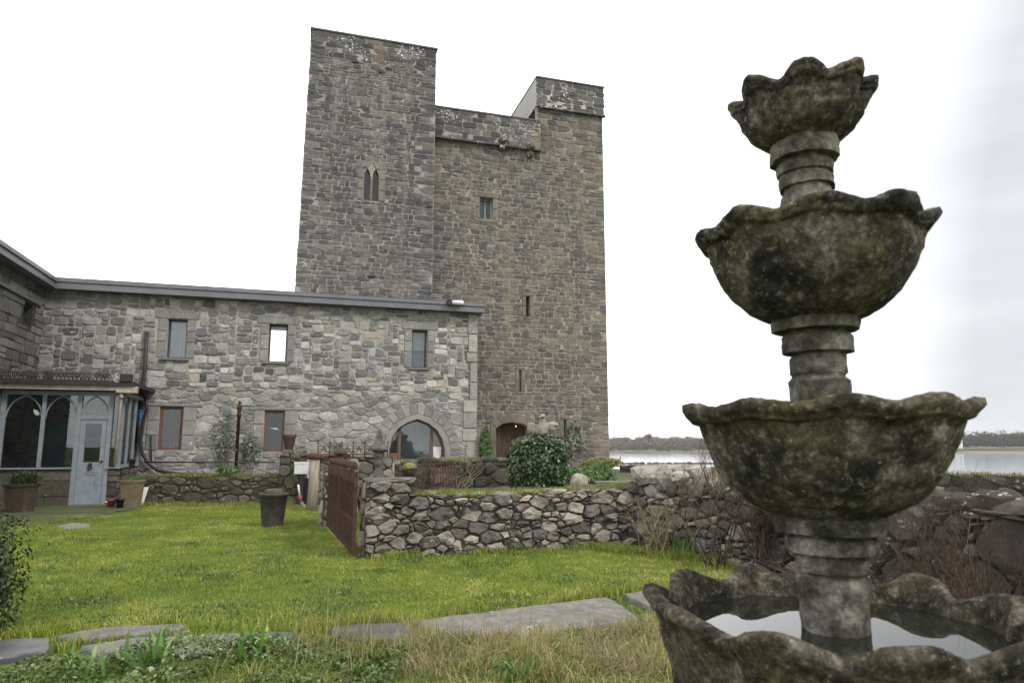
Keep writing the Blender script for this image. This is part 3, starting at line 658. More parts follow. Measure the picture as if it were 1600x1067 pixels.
# ------------------------------------------------------------------ tower house
TM, TT = 2.0, 1.45
TO = thing('castle_tower', 'tall square stone tower house with two raised corner turrets', 'tower', (11.6, 4, 0), 'B')
S0b, S1 = 5.97, 17.2; TS = 10.5
ztl, zpar, zrt = 15.42, bl(760,178,TM-.15)[1], 15.37
sl0 = lambda z: S0b+.0156*z
def fm(t, lean=True):
    def f(s, z, d):
        k = max(0, (TS-s)/(TS-6)) if lean else 0
        return (s+.0156*(z)*min(k,1.05), t-d, z)
    return f
tw = []
ogee = lambda cx, w_, z0, z1: [(cx-w_,z0),(cx+w_,z0),(cx+w_,z1-.28),(cx+w_*.85,z1-.16),(cx,z1),(cx-w_*.85,z1-.16),(cx-w_,z1-.28)]
t_in = lambda p: (p[0]-.0156*p[1]*min(max(0,(TS-p[0])/(TS-6)),1.05), p[1])
(a, z1), (b, z0) = bl(568,262,TT), bl(592,315,TT)
lan = [[t_in(q) for q in ogee(a+(b-a)*k, (b-a)*.19, z0, z1)] for k in (.24, .76)]
blot = [t_in(bl(*p, TT)) for p in ((486,322),(496,322),(499,300),(496,282),(489,281),(485,296))]
H0 = -.2
m = MB(); tf = fm(TT)
c = MB(); c.sheet([(S0b,H0),(TS,H0),(TS,ztl),(S0b,ztl)], lan, 0, .35, 0); m.add([(tf(v[0], v[2], 0)[0], TT+v[1], v[2]) for v in c.v], c.f, 0)
m.add([tf(S0b,H0,0), tf(S0b,ztl,0), (S0b+.0156*ztl,TT+9,ztl), (S0b,TT+9,H0), tf(TS,H0,0), tf(TS,ztl,0), (TS,TT+4,ztl), (TS,TT+4,H0), (TS,TT+9,H0), (S0b+.3,TT+4,ztl), (S0b,TT+9,ztl-3)], [(0,1,9,10,3), (4,7,6,5), (1,5,6,9), (10,9,6,8,3)])
m.box(S0b+.5, TS-.1, TT+.36, TT+.4, z0-1, z1+1, 2)  # near-black sheet painted for the unlit room behind the lancets
drk = lambda z, zt_: .0 if z < zt_-1.6 else .18
hole_y = lambda: None
lsur = [ccw([(a-.2,z0-.02),(b+.2,z0-.02),(b+.2,z1+.25),(a-.2,z1+.25)])]; lsur = [[t_in(p) for p in h] for h in lsur]
cells = coursed(TS-S0b, ztl-.9-H0, (.105,.195), (.13,.36), .06, .016, .1, 41, H0, S0b, (.25,.6))
add_stones(m, cells, tf, .01, (.005,.018), lsur, lambda s, z: .1+.82*rng.random()-.12*(z > 9), 1, .14, .07, .008, .013, 0, (.1,.007), (.4,1.5))
cells = coursed(TS-S0b, .9, (.2,.28), (.3,.7), .02, .02, .2, 42, ztl-.9, S0b)
add_stones(m, cells, tf, .006, (.004,.02), [], None, 3, .12, .05, .012, .016)
sc = []
for sd_, e in ((a-.2, a+.01), (b-.01, b+.2)): sc += [rect(sd_, e, z0+i*(z1-z0)/3, z0+(i+1)*(z1-z0)/3) for i in range(3)]
sc.append(rect((a+b)/2-.06, (a+b)/2+.06, z0, z1-.3))
sc += [rect(a-.2, (a+b)/2, z1-.02, z1+.25), rect((a+b)/2, b+.2, z1-.02, z1+.25)]
add_stones(m, [[t_in(p) for p in c_] for c_ in sc], tf, .006, (.03,.04), [ccw(h) for h in lan], lambda s, z: rng.uniform(.75,.9), 1, .05, .01, .004, .01)
lf2 = lambda s, z, d: (S0b+.0156*z-d, TT+9-s, z)
cs = [c_ for c_ in coursed(9, ztl-H0, (.2,.34), (.3,.8), .03, .015, .1, 43, H0, 0) if max(p[1] for p in c_) < ztl-3+(3*(max(0, min(p[0] for p in c_))/5 if True else 0)) or min(p[0] for p in c_) > 5]
add_stones(m, cs, lf2, .011, (.006,.02), [], None, 1, .14, .04, .006, .016)
LT = obj('left_turret', m, [M_MORT, M_TOWER, M_DARKIN, M_PARA], TO)
m = MB(); m.box(S0b+.0156*ztl-.05, TS+.05, TT-.05, TT+4.1, ztl, ztl+.06); obj('coping', m, M_ROOF, LT)
for k in (0, 1):
    q = lan[k]; xs_ = [tf(*p, 0) for p in q]; g = MB(); g.add([(x, TT+.14, z) for x, _, z in xs_], [tuple(range(len(xs_)))]); obj('pane', g, M_GLASSD, obj('lancet_window', MB().box(min(p[0] for p in xs_), max(p[0] for p in xs_), TT+.15, TT+.17, z0+.3*(z1-z0), z0+.32*(z1-z0)), M_FRAME, LT))
# black lumps on the left turret, painted for the shade in putlog holes
for px, py in ((555,97),(607,108),(597,113),(580,432),(671,323)):
    s_, z_ = bl(px, py, TT); m = MB(); m.rock((s_, TT-.02, z_), (.13,.03,.06), px, 0, .5, 2, .3, .6); obj('putlog_shade', m, M_BLK, LT)
# main face
mw = prect((750,308),(770,343), TM); sl1 = prect((822,463),(828,495), TM); sl2 = prect((811.5,578),(814.5,612), TM); sl3 = prect((881,655),(885,683), TM)
dpx = [(775,745),(826,745),(826,668),(816,662),(800,659.5),(785,662.5),(775,669)]; door = [bl(*p, TM) for p in dpx]
RS = bl(840,200,TM)[0]
zstr = bl(890,174,TM)[1]
m = MB(); mf = fm(TM, False); ends = [(TS-.2,H0),(S1,H0),(S1,zstr),(RS-.1,zstr),(RS-.1,zpar-.9),(TS-.2,zpar-.9)]
mh = [rect(*mw), rect(*sl1), rect(*sl2), rect(*sl3), ccw(door)]
m.sheet(ends, mh, TM, .6, 0)
m.add([(S1,TM,H0),(S1,TM+8,H0),(S1,TM+8,zstr),(S1,TM,zstr)], [(0,1,2,3)]).add([(S0b,TM+8,H0),(S1,TM+8,H0),(S1,TM+8,zpar-1),(S0b,TM+8,zpar-1)], [(3,2,1,0)])
m.box(TS-.1, S1-.1, TM+.61, TM+.65, 3, zpar-2, 2)  # near-black backing, room shade put into its colour
cells = coursed(S1-TS, zpar-.9-H0, (.105,.19), (.13,.34), .06, .016, .1, 51, H0, TS, (.25,.6))
sur = [rect(mw[0]-.18, mw[1]+.16, mw[2]-.14, mw[3]+.22)]+[rect(q[0]-.14, q[1]+.14, q[2]-.1, q[3]+.12) for q in (sl1, sl2, sl3)]
dg = [((x-door[0][0])*1.0+door[0][0]+(-.22 if x < bl(800,700,TM)[0] else .22), z+(.3 if z > 1.2 else 0)) for x, z in door]; sur.append(ccw(dg))
add_stones(m, cells, mf, .01, (.005,.02), sur, lambda s, z: .1+.86*rng.random(), 1, .14, .07, .009, .013, 0, (.1,.007), (.4,1.5))
cells = coursed(S1-RS, zstr-(zpar-.9), (.18,.27), (.25,.6), .03, .012, .1, 52, zpar-.9, RS)
add_stones(m, cells, mf, .008, (.006,.03), [], None, 1, .14, .06, .01, .016)
sc = [rect(mw[0]-.26, mw[1]+.24, mw[3], mw[3]+.2), rect(mw[0]-.24, mw[1]+.2, mw[2]-.14, mw[2])]
for q in (mw, sl1, sl2, sl3):
    for sd_, e in ((q[0]-.16, q[0]), (q[1], q[1]+.15)): sc += [rect(sd_, e, q[2]+i*(q[3]-q[2])/2, q[2]+(i+1)*(q[3]-q[2])/2) for i in range(2)]
for q in (sl1, sl2, sl3): sc += [rect(q[0]-.14, q[1]+.14, q[3], q[3]+.12), rect(q[0]-.14, q[1]+.14, q[2]-.1, q[2])]
nd = len(door)
for i in (1, 2, 3, 4, 5, 6):
    j = (i+1) % nd; sc.append([door[i], dg[i], dg[j], door[j]] if i not in (1, 6) else [door[i], dg[i], dg[j], door[j]])
add_stones(m, sc, mf, .006, (.02,.035), [ccw(h) for h in mh], lambda s, z: rng.uniform(.55,.85), 1, .05, .01, .004, .012)
MWL = obj('main_wall', m, [M_MORT, M_TOWERR, M_DARKIN], TO)
obj('window', MB().ring(rect(mw[0]+.05,mw[1]-.05,mw[2]+.05,mw[3]-.05), rect(*mw), TM+.2, TM+.26, closed=True).box((mw[0]+mw[1])/2-.02, (mw[0]+mw[1])/2+.02, TM+.2, TM+.25, mw[2]+.05, mw[3]-.05), simple('grey painted frame', (.22,.22,.22)), MWL)
w_ = MWL.children[-1]; g = MB(); g.box(mw[0]+.04, mw[1]-.04, TM+.23, TM+.235, mw[2]+.04, mw[3]-.04); obj('pane', g, M_GLASSD, w_)
g = MB(); g.box(mw[0]-.02, mw[1]+.02, TM+.34, TM+.35, mw[2], mw[3]); obj('blind', g, M_BLIND, w_)
# parapet with corbels, right turret
ps0, ps1 = TS-.02, bl(845,210,TM-.15)[0]; zp0 = bl(760,222,TM-.15)[1]
m = MB(); m.box(ps0, ps1, TM-.13, TM+.4, zp0, zpar, 0); pf = fm(TM-.13, False)
wh = [rect(s_-.1, s_+.1, z_-.04, z_+.04) for s_, z_ in [bl(x, y, TM-.15) for x, y in ((711,209),(735,213))]]
add_stones(m, coursed(ps1-ps0, zpar-zp0, (.2,.3), (.25,.6), .02, .02, .15, 61, zp0, ps0), pf, .006, (.004,.02), wh, None, 1, .12, .05, .012, .016)
m.add([(ps0-.01+x, y, z) for x, y, z in ()], [])
PP = obj('parapet', m, [M_MORT, M_PARA], TO)
m = MB(); m.box(ps0, ps1+.02, TM-.2, TM, zp0-.08, zp0-.003); obj('string_course', m, M_PARA, PP)
m = MB(); m.box(ps0, ps1, TM-.17, TM+.42, zpar, zpar+.05); obj('coping', m, M_ROOF, PP)
for px, py in ((786,222),(830,233)):
    s_, z_ = bl(px, py, TM-.2); m = MB(); m.rock((s_, TM-.22, z_+.08), (.13,.22,.16), px, 0, .8, 2, .1, .6); m.rock((s_-.02, TM-.12, z_-.18), (.12,.16,.14), px+1, 0, .4, 2, .1, .4); obj('corbel', m, M_PARA, PP)
rs0 = bl(838,150,TM-.12)[0]; zr0 = bl(890,172,TM-.12)[1]
m = MB(); zrt = bl(880,127.5,TM-.12)[1]
m.box(rs0+.02, S1+.03, TM-.1, TM+6, zr0-.0, zrt, 0); rf = fm(TM-.1, False)
wh = [rect(s_-.1, s_+.1, z_-.05, z_+.04) for s_, z_ in [bl(x, y, TM-.12) for x, y in ((858,159),(875,166),(890,169),(912,172))]]
add_stones(m, coursed(S1+.05-rs0, zrt-zr0, (.18,.28), (.22,.55), .02, .02, .2, 62, zr0, rs0), rf, .006, (.004,.025), wh, None, 1, .12, .05, .012, .016)
for q in wh: m.add([(x, TM-.103, z) for x, z in q], [(0,1,2,3)], 2)  # flat black quads painted for the shade inside the weep holes
RT = obj('right_turret', m, [simple('grey render', (.24,.235,.225), (.30,.295,.285), 3, .9, .3, bscale=30), M_PARA, M_BLK], TO)
m = MB(); m.box(rs0, S1+.06, TM-.15, TM+6.05, zrt, zrt+.05); obj('coping', m, M_ROOF, RT)
m = MB(); m.box(rs0+.15, S1+.08, TM-.16, TM, zr0-.07, zr0-.003); obj('string_course', m, M_PARA, RT)
m = MB(); sA, zA = bl(838,168,TM+.3); m.bar((sA-.05,TM+.5,zpar-.2), (sA+.0,TM+2.2,zpar+.95), .1, .12); obj('stair_string', m, M_IRON, RT)
# tower door
m = MB(); m.slab(ccw([(x, z) for x, z in door]), TM+.42, TM+.5)
s0d, s1d = door[0][0], door[1][0]
for i in range(7): m.box(s0d+i*(s1d-s0d)/7+.01, s0d+(i+1)*(s1d-s0d)/7-.01, TM+.4, TM+.425, .4, door[0][1]+1.55)
obj('door', m, M_DOOR, TO)
ss, zz_ = bl(806,666,TM+.25); m = MB(); m.lathe([(.005,.03),(.025,.025),(.03,0),(.015,-.025),(.0,-.03)], (ss, TM+.25, zz_), 10)
lm = NT('lit lamp glass'); lm.b.inputs['Emission Color'].default_value = (1,.5,.15,1); lm.b.inputs['Emission Strength'].default_value = .6
tag(obj('door_lamp', m, lm.m, None, (ss,TM+.25,zz_), 'B'), 'small warm lamp glowing under the head of the tower doorway', 'lamp')
ld = bpy.data.lights.new('door_lamp_light', 'POINT'); ld.energy = .25; ld.color = (1,.5,.18); ld.shadow_soft_size = .06; lo_ = bpy.data.objects.new('door_lamp_light', ld); COL.objects.link(lo_); lo_.location = B2W(ss, TM+.12, zz_)
# ------------------------------------------------------------------ glazed porch
PT = -2.1
pp = lambda px, py: bl(px, py, PT)
PR = thing('glazed_porch', 'blue grey glazed porch with gothic arched lights and black roof cresting', 'porch', (2, PT, 0), 'B')
x0 = WS0+.01; xm = pp(66,660)[0]; xd0 = pp(118,700)[0]; xd1 = pp(168,700)[0]; xc = pp(188,665)[0]
zs = pp(100,730)[1]; zg = pp(110,611)[1]; zt_ = pp(140,653)[1]
m = MB(); m.box(x0, xd0-.04, PT+.02, PT+.3, -.1, zs-.04, 0); m.box(xd1+.04, xc+.02, PT+.02, PT+.3, -.1, zs-.04, 0); m.box(xc-.26, xc+.02, PT+.3, -.02, -.1, zs-.04, 0)
pfm = lambda s, z, d: (s, PT+.02-d, z)
add_stones(m, coursed(xd0-.04-x0, zs+.04, (.3,.5), (.6,1.0), .01, .01, 0, 71, -.1, x0), pfm, .006, (.01,.02), [], None, 1, .06, .02, .006, .015)
add_stones(m, coursed(xc-xd1-.02, zs+.04, (.13,.2), (.15,.3), .02, .02, .2, 72, -.1, xd1+.04), pfm, .008, (.01,.04), [], None, 1, .15, .08, .012, .02)
add_stones(m, coursed(2.0, zs+.04, (.13,.22), (.18,.4), .02, .02, .2, 73, -.1), lambda s, z, d: (xc+.02+d, PT+.02+s, z), .008, (.01,.04), [], None, 1, .15, .08, .012, .02)
obj('plinth', m, [M_MORTD, M_MOSSW], PR)
m = MB(); m.box(x0, xd0-.03, PT-.06, PT+.32, zs-.038, zs+.0).box(xd1+.03, xc+.08, PT-.06, PT+.32, zs-.038, zs); obj('sill', m, M_BLUE, PR)
m = MB(); posts = [x0+.06, xm, xd0, xd1, xc]
for i, x in enumerate(posts): m.box(x-(.05 if i != 1 else .04), x+(.05 if i != 1 else .04), PT+.0, PT+.11, zs+.002 if i not in (2, 3) else 0, zg)
m.box(x0, xc+.05, PT-.006, PT+.115, zg-.1, zg-.002)
m.box(xd0+.05, xd1-.05, PT+.0, PT+.1, zt_-.03, zt_+.06)
for y in (PT+.7, PT+1.35): m.box(xc-.04, xc+.05, y-.035, y+.035, zs, zg)
m.box(xc-.04, xc+.05, -.1, -.01, zs, zg).box(xc-.045, xc+.055, PT+.11, -.01, zg-.1, zg-.001).box(xc-.05, xc+.07, PT+.33, -.01, zs-.03, zs+.05)
FRM = obj('frame', m, M_BLUE, PR)
def garc(a, b, z0, z1, y, mb):
    mid = (a+b)/2; h = z1-z0; n = 9
    for sgn, e in ((1, a), (-1, b)):
        pts = []
        for i in range(n):
            t = i/(n-1); pts.append((e+sgn*(mid-e)*sgn*(1-math.cos(t*1.25))/(1-math.cos(1.25)), y, z0+h*math.sin(t*1.25)/math.sin(1.25)))
        mb.tube(pts, .022, 5)
m = MB(); zsp = pp(90,652)[1]
for a, b in ((posts[0]+.05,xm-.04),(xm+.04,xd0-.05)): garc(a, b, zsp, zg-.12, PT+.05, m)
garc(xd0+.05, xd1-.05, zt_+.06, zg-.12, PT+.05, m); obj('tracery', m, M_BLUE, FRM)
def pane(a, b, z0, z1): g = MB(); g.box(a, b, PT+.05, PT+.056, z0, z1); obj('pane', g, M_GLASSP, PR)
pane(posts[0]+.03, xm-.03, zs, zg-.09); pane(xm+.03, xd0-.04, zs, zg-.09); pane(xd0+.04, xd1-.04, zt_+.05, zg-.09); pane(xd1+.04, xc-.04, zs, zg-.09)
g = MB(); g.box(xc, xc+.006, PT+.1, -.05, zs, zg-.09); obj('pane', g, M_GLASSD, PR)
m = MB(); d0, d1 = xd0+.055, xd1-.055; dz = zt_-.04; zl0 = pp(140,722)[1]
m.box(d0, d0+.12, PT+.02, PT+.075, .03, dz).box(d1-.11, d1, PT+.02, PT+.075, .03, dz).box(d0+.12, d1-.11, PT+.02, PT+.075, dz-.1, dz).box(d0+.12, d1-.11, PT+.02, PT+.075, zl0-.24, zl0).box(d0+.12, d1-.11, PT+.02, PT+.075, .03, .27)
m.box(d0+.12, d1-.11, PT+.045, PT+.06, .27, zl0-.24); m.ring(rect(d0+.17,d1-.16,.32,zl0-.29), rect(d0+.12,d1-.11,.27,zl0-.24), PT+.03, PT+.05, closed=True)
D = obj('door', m, M_BLUE, PR); g = MB(); g.box(d0+.115, d1-.105, PT+.045, PT+.05, zl0, dz-.1); obj('pane', g, M_GLASSD, D)
m = MB(); kx, kz = (d0+d1)/2, zl0-.1
for dz_, r_ in ((.045,.032),(-.03,.042)):
    m.tube([(kx+r_*math.cos(a*.5236), PT-.005, kz+dz_+r_*math.sin(a*.5236)) for a in range(13)], .014, 5)
obj('knocker', m, M_IRON, D); m = MB(); m.lathe([(.012,0),(.03,.015),(.02,.05)], (0,0,0), 8); m.v = [(d1-.05+x, PT+.02-z, zl0+.02+y) for x, y, z in m.v]; obj('handle', m, M_IRON, D)
m = MB(); m.box(xd0+.03, xd1-.03, PT-.12, PT+.2, -.05, .028); obj('doorstep', m, M_FLAG, PR)
m = MB(); m.box(x0-.0, xc+.32, PT-.32, -.01, zg+.13, zg+.22); obj('roof', m, M_IRON, PR)
m = MB(); m.box(x0, xc-.1, PT-.25, PT-.14, zg+.02, zg+.125, 0).box(xc-.1, xc+.36, PT-.27, PT-.12, zg-.03, zg+.127, 1); obj('gutter', m, [M_DIRTW, M_DIRTW], PR)
m = MB(); xa = pp(192,625)[0]; xb = pp(183,715)[0]; m.tube([(xa,PT-.2,zg+.0),(xa,PT-.2,zg-.12),(xa-.02,PT-.12,zg-.3),(xa-.04,PT-.1,zs+.05)], .04, 8); m.tube([(xa,PT-.2,zg-.1),(xa,PT-.195,zg-.16)], .055, 8); obj('downpipe', m, M_DIRTW, PR)
m = MB(); zc = zg+.22; n = 27
for i in range(n):
    x = x0+.06+i*(pp(176,600)[0]-x0)/n; y = PT-.29
    m.tube([(x,y,zc),(x,y,zc+.24)], .011, 4); m.tube([(x+.05*math.cos(a*.7854), y, zc+.13+.05*math.sin(a*.7854)) for a in range(9)], .011, 4)
    m.tube([(x-.05,y,zc+.21),(x,y,zc+.17),(x+.05,y,zc+.21)], .011, 4)
    m.tube([(x-.085,y,zc),(x-.08,y,zc+.06),(x,y,zc+.02)], .01, 4)
m.box(x0, pp(215,600)[0], PT-.3, PT-.28, zc, zc+.03); obj('cresting', m, M_IRON, PR)
m = MB(); fx, fz = pp(202,597); m.box(fx-.14, fx+.13, PT-.36, PT-.24, zc+.02, zc+.2).tube([(fx-.12,PT-.3,zc),(fx-.14,PT-.3,zc+.09)], .015, 5)
F = obj('floodlight', m, M_BLK, None, (fx,PT-.3,zc), 'B'); tag(F, 'black floodlight on the corner of the porch roof beside a loop of white flex', 'light')
m = MB(); m.tube([(fx-.15,PT-.3,zc+.02),(fx-.24,PT-.3,zc+.0),(fx-.28,PT-.3,zc+.06),(fx-.2,PT-.3,zc+.12),(fx-.26,PT-.3,zc+.19),(fx-.2,PT-.3,zc+.22)], .012, 5); obj('flex', m, M_WHITE, F)
m = MB(); cx, cz = pp(45,645); cx += .2
pts = [(0,0),(.05,.07),(.13,.09),(.12,.02),(.07,-.05),(.02,-.06)]
m.add([(cx+x, PT+.045, cz+z) for x, z in pts], [tuple(range(6))]).add([(cx-x, PT+.045, cz+z) for x, z in pts], [tuple(reversed(range(6)))])
tag(obj('butterfly_sticker', m, simple('faded sticker', (.3,.31,.3)), None, (cx,PT+.045,cz), 'B'), 'pale butterfly shaped sticker on the left porch pane', 'sticker')
m = MB(); a = pp(44,690); m.box(a[0], a[0]+.75, -1.0, -.97, zs, zs+1.05); tag(obj('hanging_cloth', m, M_TEAL, None, (a[0],-1,zs), 'B'), 'teal cloth hanging inside the porch behind the left panes', 'cloth')
m = MB()
for i in range(9): P_ = (xm-.3+i*.17, -.7, 0); m.lathe([(.09,zs-.3),(.11,zs-.1),(.1,zs-.1)], P_, 8)
tag(obj('pot_row', m, M_POTB, None, (xm,-.7,zs-.3), 'B'), 'row of dark clay pots standing inside the porch', 'pots') if False else None
# ------------------------------------------------------------------ pipes, cables and fittings on the wing wall
def wallpts(l, t): return [(lambda q: (q[0], t, q[1]))(bl(x, y, t)) for x, y in l]
m = MB(); m.tube(wallpts([(229,518),(226,580),(222,612),(221,642)], -.08), .055, 8); q = wallpts([(229,518)], -.08)[0]
tag(obj('drainpipe', m, M_IRON, None, q, 'B'), 'black iron drainpipe on the wing wall beside the porch', 'pipe')
m = MB(); m.tube(wallpts([(227,612),(229,640),(222,668),(219,690),(222,708),(232,724),(246,735),(266,739),(290,741),(330,741)], -.14), .045, 7); q = wallpts([(227,612)], -.14)[0]
tag(obj('black_hose', m, M_BLK, None, q, 'B'), 'thick black hose looping down the wing wall and along the mossy ledge', 'hose')
m = MB(); a, b, c, d = prect((212,641),(224,654), -.12); m.box(a, b, -.14, -.02, c, d).box(a-.02, b+.02, -.16, -.02, d, d+.02); tag(obj('meter_box', m, simple('blue plastic', (.03,.09,.18)), None, (a,-.1,c), 'B'), 'small blue box fixed to the wall right of the porch', 'box')
m = MB(); m.tube(wallpts([(236,680),(236,722)], -.05), .02, 5).tube(wallpts([(225,722),(430,722)], -.35), .022, 5); q = wallpts([(330,722)], -.35)[0]
tag(obj('iron_rail', m, M_IRON, None, q, 'B'), 'thin horizontal iron rail running below the lower wing windows', 'rail')
q = bl(369,722,-.3); zt2 = bl(369,632,-.3)[1]; m = MB(); s_ = q[0]; zb = q[1]-.15
m.lathe([(.045,zb),(.045,zt2-.35),(.07,zt2-.34),(.07,zt2-.28),(.055,zt2-.24),(.055,zt2-.14),(.075,zt2-.12),(.06,zt2-.05),(.035,zt2),(.05,zt2+.05),(.03,zt2+.1),(.005,zt2+.11)], (s_,-.3,0), 12)
tag(obj('rusty_post', m, M_RUST, None, (s_,-.3,zb), 'B'), 'rusty brown iron post with rounded finial against the wing wall', 'post')
a, b, c, d = prect((352,641),(360,648), -.06); m = MB(); m.box(a, b, -.06, -.01, c, d).box(a-.01, b+.01, -.07, -.055, c-.01, d+.01); tag(obj('vent_box', m, M_FASCIA, None, (a,-.03,c), 'B'), 'small grey metal box on the wall left of the rusty post', 'box')
m = MB(); a = bl(716,473,-.42); m.lathe([(.0,-.22),(.07,-.2),(.08,0),(.07,.16),(.0,.18)], (0,0,0), 12); m.v = [(a[0]+z, -.42+x, a[1]+y) for x, y, z in m.v]
SLt = obj('bulkhead_lamp', m, M_WHITE, None, (a[0],-.42,a[1]), 'B'); tag(SLt, 'white security lamp on the lead fascia at the right end of the wing', 'lamp')
m = MB(); m.box(a[0]-.34, a[0]-.2, -.47, -.3, a[1]-.08, a[1]+.08); obj('bracket', m, M_BLK, SLt)
m = MB(); m.tube(wallpts([(84,457),(92,452),(97,448),(102,438)], -.12), .012, 4); tag(obj('loose_cable', m, M_WHITE, None, wallpts([(92,452)], -.12)[0], 'B'), 'short end of pale cable hanging below the roof edge at the wing corner', 'cable')

# ------------------------------------------------------------------ terrace and low walls
TZ = .6
m = MB(); m.prism([(2.75,-1.3),(5.9,-2.2),(6.3,-2.2),(6.3,-.001),(2.75,-.001)], -.2, TZ)
m.box(8.0, 16.8, -11.2, -3.5, -.2, TZ-.004).box(7.35, 17.0, -3.5, TM-.04, -.2, TZ-.002)
o = struct('terrace', m, M_SOIL, base=(8,-5,0), frame='B')
def wall(name, label, p0, p1, z0, z1, th, cells_fn, mats, gap=.014, raise_=(.015,.05), zt=None, cap=None, rough=.02, skip=0., round_=.2, edge=.03, base_mat=None, rnd=None, ends=True, cat='wall', wavy=(.07,.008), gvar=(.5,1.8)):
    p0, p1 = Vector((*p0[:2],0)), Vector((*p1[:2],0)); d = (p1-p0); Lg = d.length; d /= Lg; n = Vector((d.y,-d.x,0))
    if n.dot(-(p0+p1)) < 0: n = -n
    m = MB(); zt = zt or (lambda s: z1); k = max(2, int(Lg/.4)); ft = lambda s: zt(s)
    vs = []
    for i in range(k+1):
        s = Lg*i/k; a = p0+d*s
        for o_, z in ((0,z0),(0,ft(s)),(-th,ft(s)),(-th,z0)): q = a+n*o_; vs.append((q.x,q.y,z))
    fs = []
    for i in range(k):
        for j in range(3): fs.append((4*i+j, 4*i+j+1, 4*i+5+j, 4*i+4+j))
    fs += [(0,1,2,3), (4*k+3,4*k+2,4*k+1,4*k)]; m.add(vs, fs, 0)
    cells = [c for c in cells_fn(Lg, z1-z0) ]; cells = [[(x, z+z0) for x, z in c] for c in cells]
    cells = [[(x, min(z, ft(x)+.01)) for x, z in c] for c in cells if min(p[1] for p in c) < ft(sum(p[0] for p in c)/len(c))-.05]
    add_stones(m, cells, lambda s, z, e: tuple(p0+d*s+n*e+Vector((0,0,z))), gap, raise_, [], rnd, 1, round_, .12, rough, edge, skip, wavy, gvar)
    if ends:
        for e0, sg in ((p0, -1), (p1, 1)):
            cc = [[(x, z+z0) for x, z in c] for c in voronoi(th, ft(0 if sg < 0 else Lg)-z0, .28, 1.4, .35, .3, 9)]
            add_stones(m, cc, lambda s, z, e: tuple(e0+d*sg*e-n*s+Vector((0,0,z))), gap, raise_, [], rnd, 1, round_, .1, rough, edge)
    if cap:
        s = .05
        while s < Lg-.05:
            wd = rng.uniform(*cap[0]); a = p0+d*min(s+wd/2, Lg)-n*(th*.5+rng.uniform(-.05,.05)); hh = rng.uniform(*cap[1])
            m.rock((a.x,a.y,ft(s)+hh*.35), (wd*.56, th*.52, hh*.6), rng.randint(0,999), 1, rng.random(), 2, .2, .6); s += wd*.97
    o = obj(name, m, mats, None, tuple(p0)); tag(o, label, cat); return o, p0, d, n, Lg
def top_moss(name, parent, p0, d, n, Lg, th, zt, N, h, mat, patch=0., wd=.008, s0=0., both=.06):
    s = nr.uniform(s0, Lg, N); t = nr.uniform(-both, th+both, N)
    if patch: k = np.array([noise.noise(Vector((a*1.3, b*2, 4))) for a, b in zip(s, t)]); kk = k > patch-.5; s, t = s[kk], t[kk]
    P = np.array(p0)[None,:]+np.array(d)*s[:,None]-np.array(n)*t[:,None]; P[:,2] = [zt(a)-.02-.1*max(0, -b) for a, b in zip(s, t)]
    hh = nr.uniform(*h, len(s))*np.array([1+.9*noise.noise(Vector((a*2.2, b*3, 8))) for a, b in zip(s, t)])
    return obj(name, blades(name, P, np.maximum(hh,.015), wd, mat, .6, None, BASE[top(parent).name]), None, parent)
vor = lambda size, asp=1.4, seed=1, wv=.45: (lambda W, H: voronoi(W, H, size, asp, .42, wv, seed))
# retaining wall beside the porch
ra, rb = G(219,786), G(436,786); rt = 1.45-50/1079*17.4
o, p0, d, n, Lg = wall('retaining_wall', 'low mossy retaining wall between the porch and the wooden post', ra, rb, -.1, rt, .45, (lambda W, H: scatter(W, H, ((.24,4),(.15,20),(.08,120)), 1.6, 3)), [M_MORTD, M_MOSSW], .016, (.01,.05), zt=lambda s: rt+.03*noise.noise(Vector((s*1.5,0,2))))
top_moss('moss', o, p0, d, n, Lg, .45, lambda s: rt+.02, 5200, (.03,.09), M_MOSS, .38, .012)
m = MB(); pa, pb = G(434,787), G(466,787); zp = 1.45-14/1079*17.4
cells = voronoi((pb-pa).x, zp+.1, .3, 1.3, .4, .4, 6)
m.box(pa.x, pb.x, pa.y-.02, pa.y+.55, -.1, zp-.05, 0)
add_stones(m, [[(x+pa.x, z-.1) for x, z in c] for c in cells], lambda s, z, e: (s, pa.y-.02-e, z), .014, (.02,.06), [], None, 1, .2, .1, .02, .03)
add_stones(m, [[(x, z-.1) for x, z in c] for c in voronoi(.55, zp+.1, .3, 1.3, .4, .4, 7)], lambda s, z, e: (pb.x+e, pa.y-.02+s, z), .014, (.02,.06), [], None, 1, .2, .1, .02, .03)
for i in range(3): m.rock((pa.x+.1+i*.17, pa.y+.25, zp), (.14,.25,.1), i+40, 1, rng.random(), 2, .2, .6)
tag(obj('stone_pier', m, [M_MORTD, M_MOSSW], None, (pa.x,pa.y,0)), 'square lichen spotted stone pier at the end of the retaining wall', 'pier')
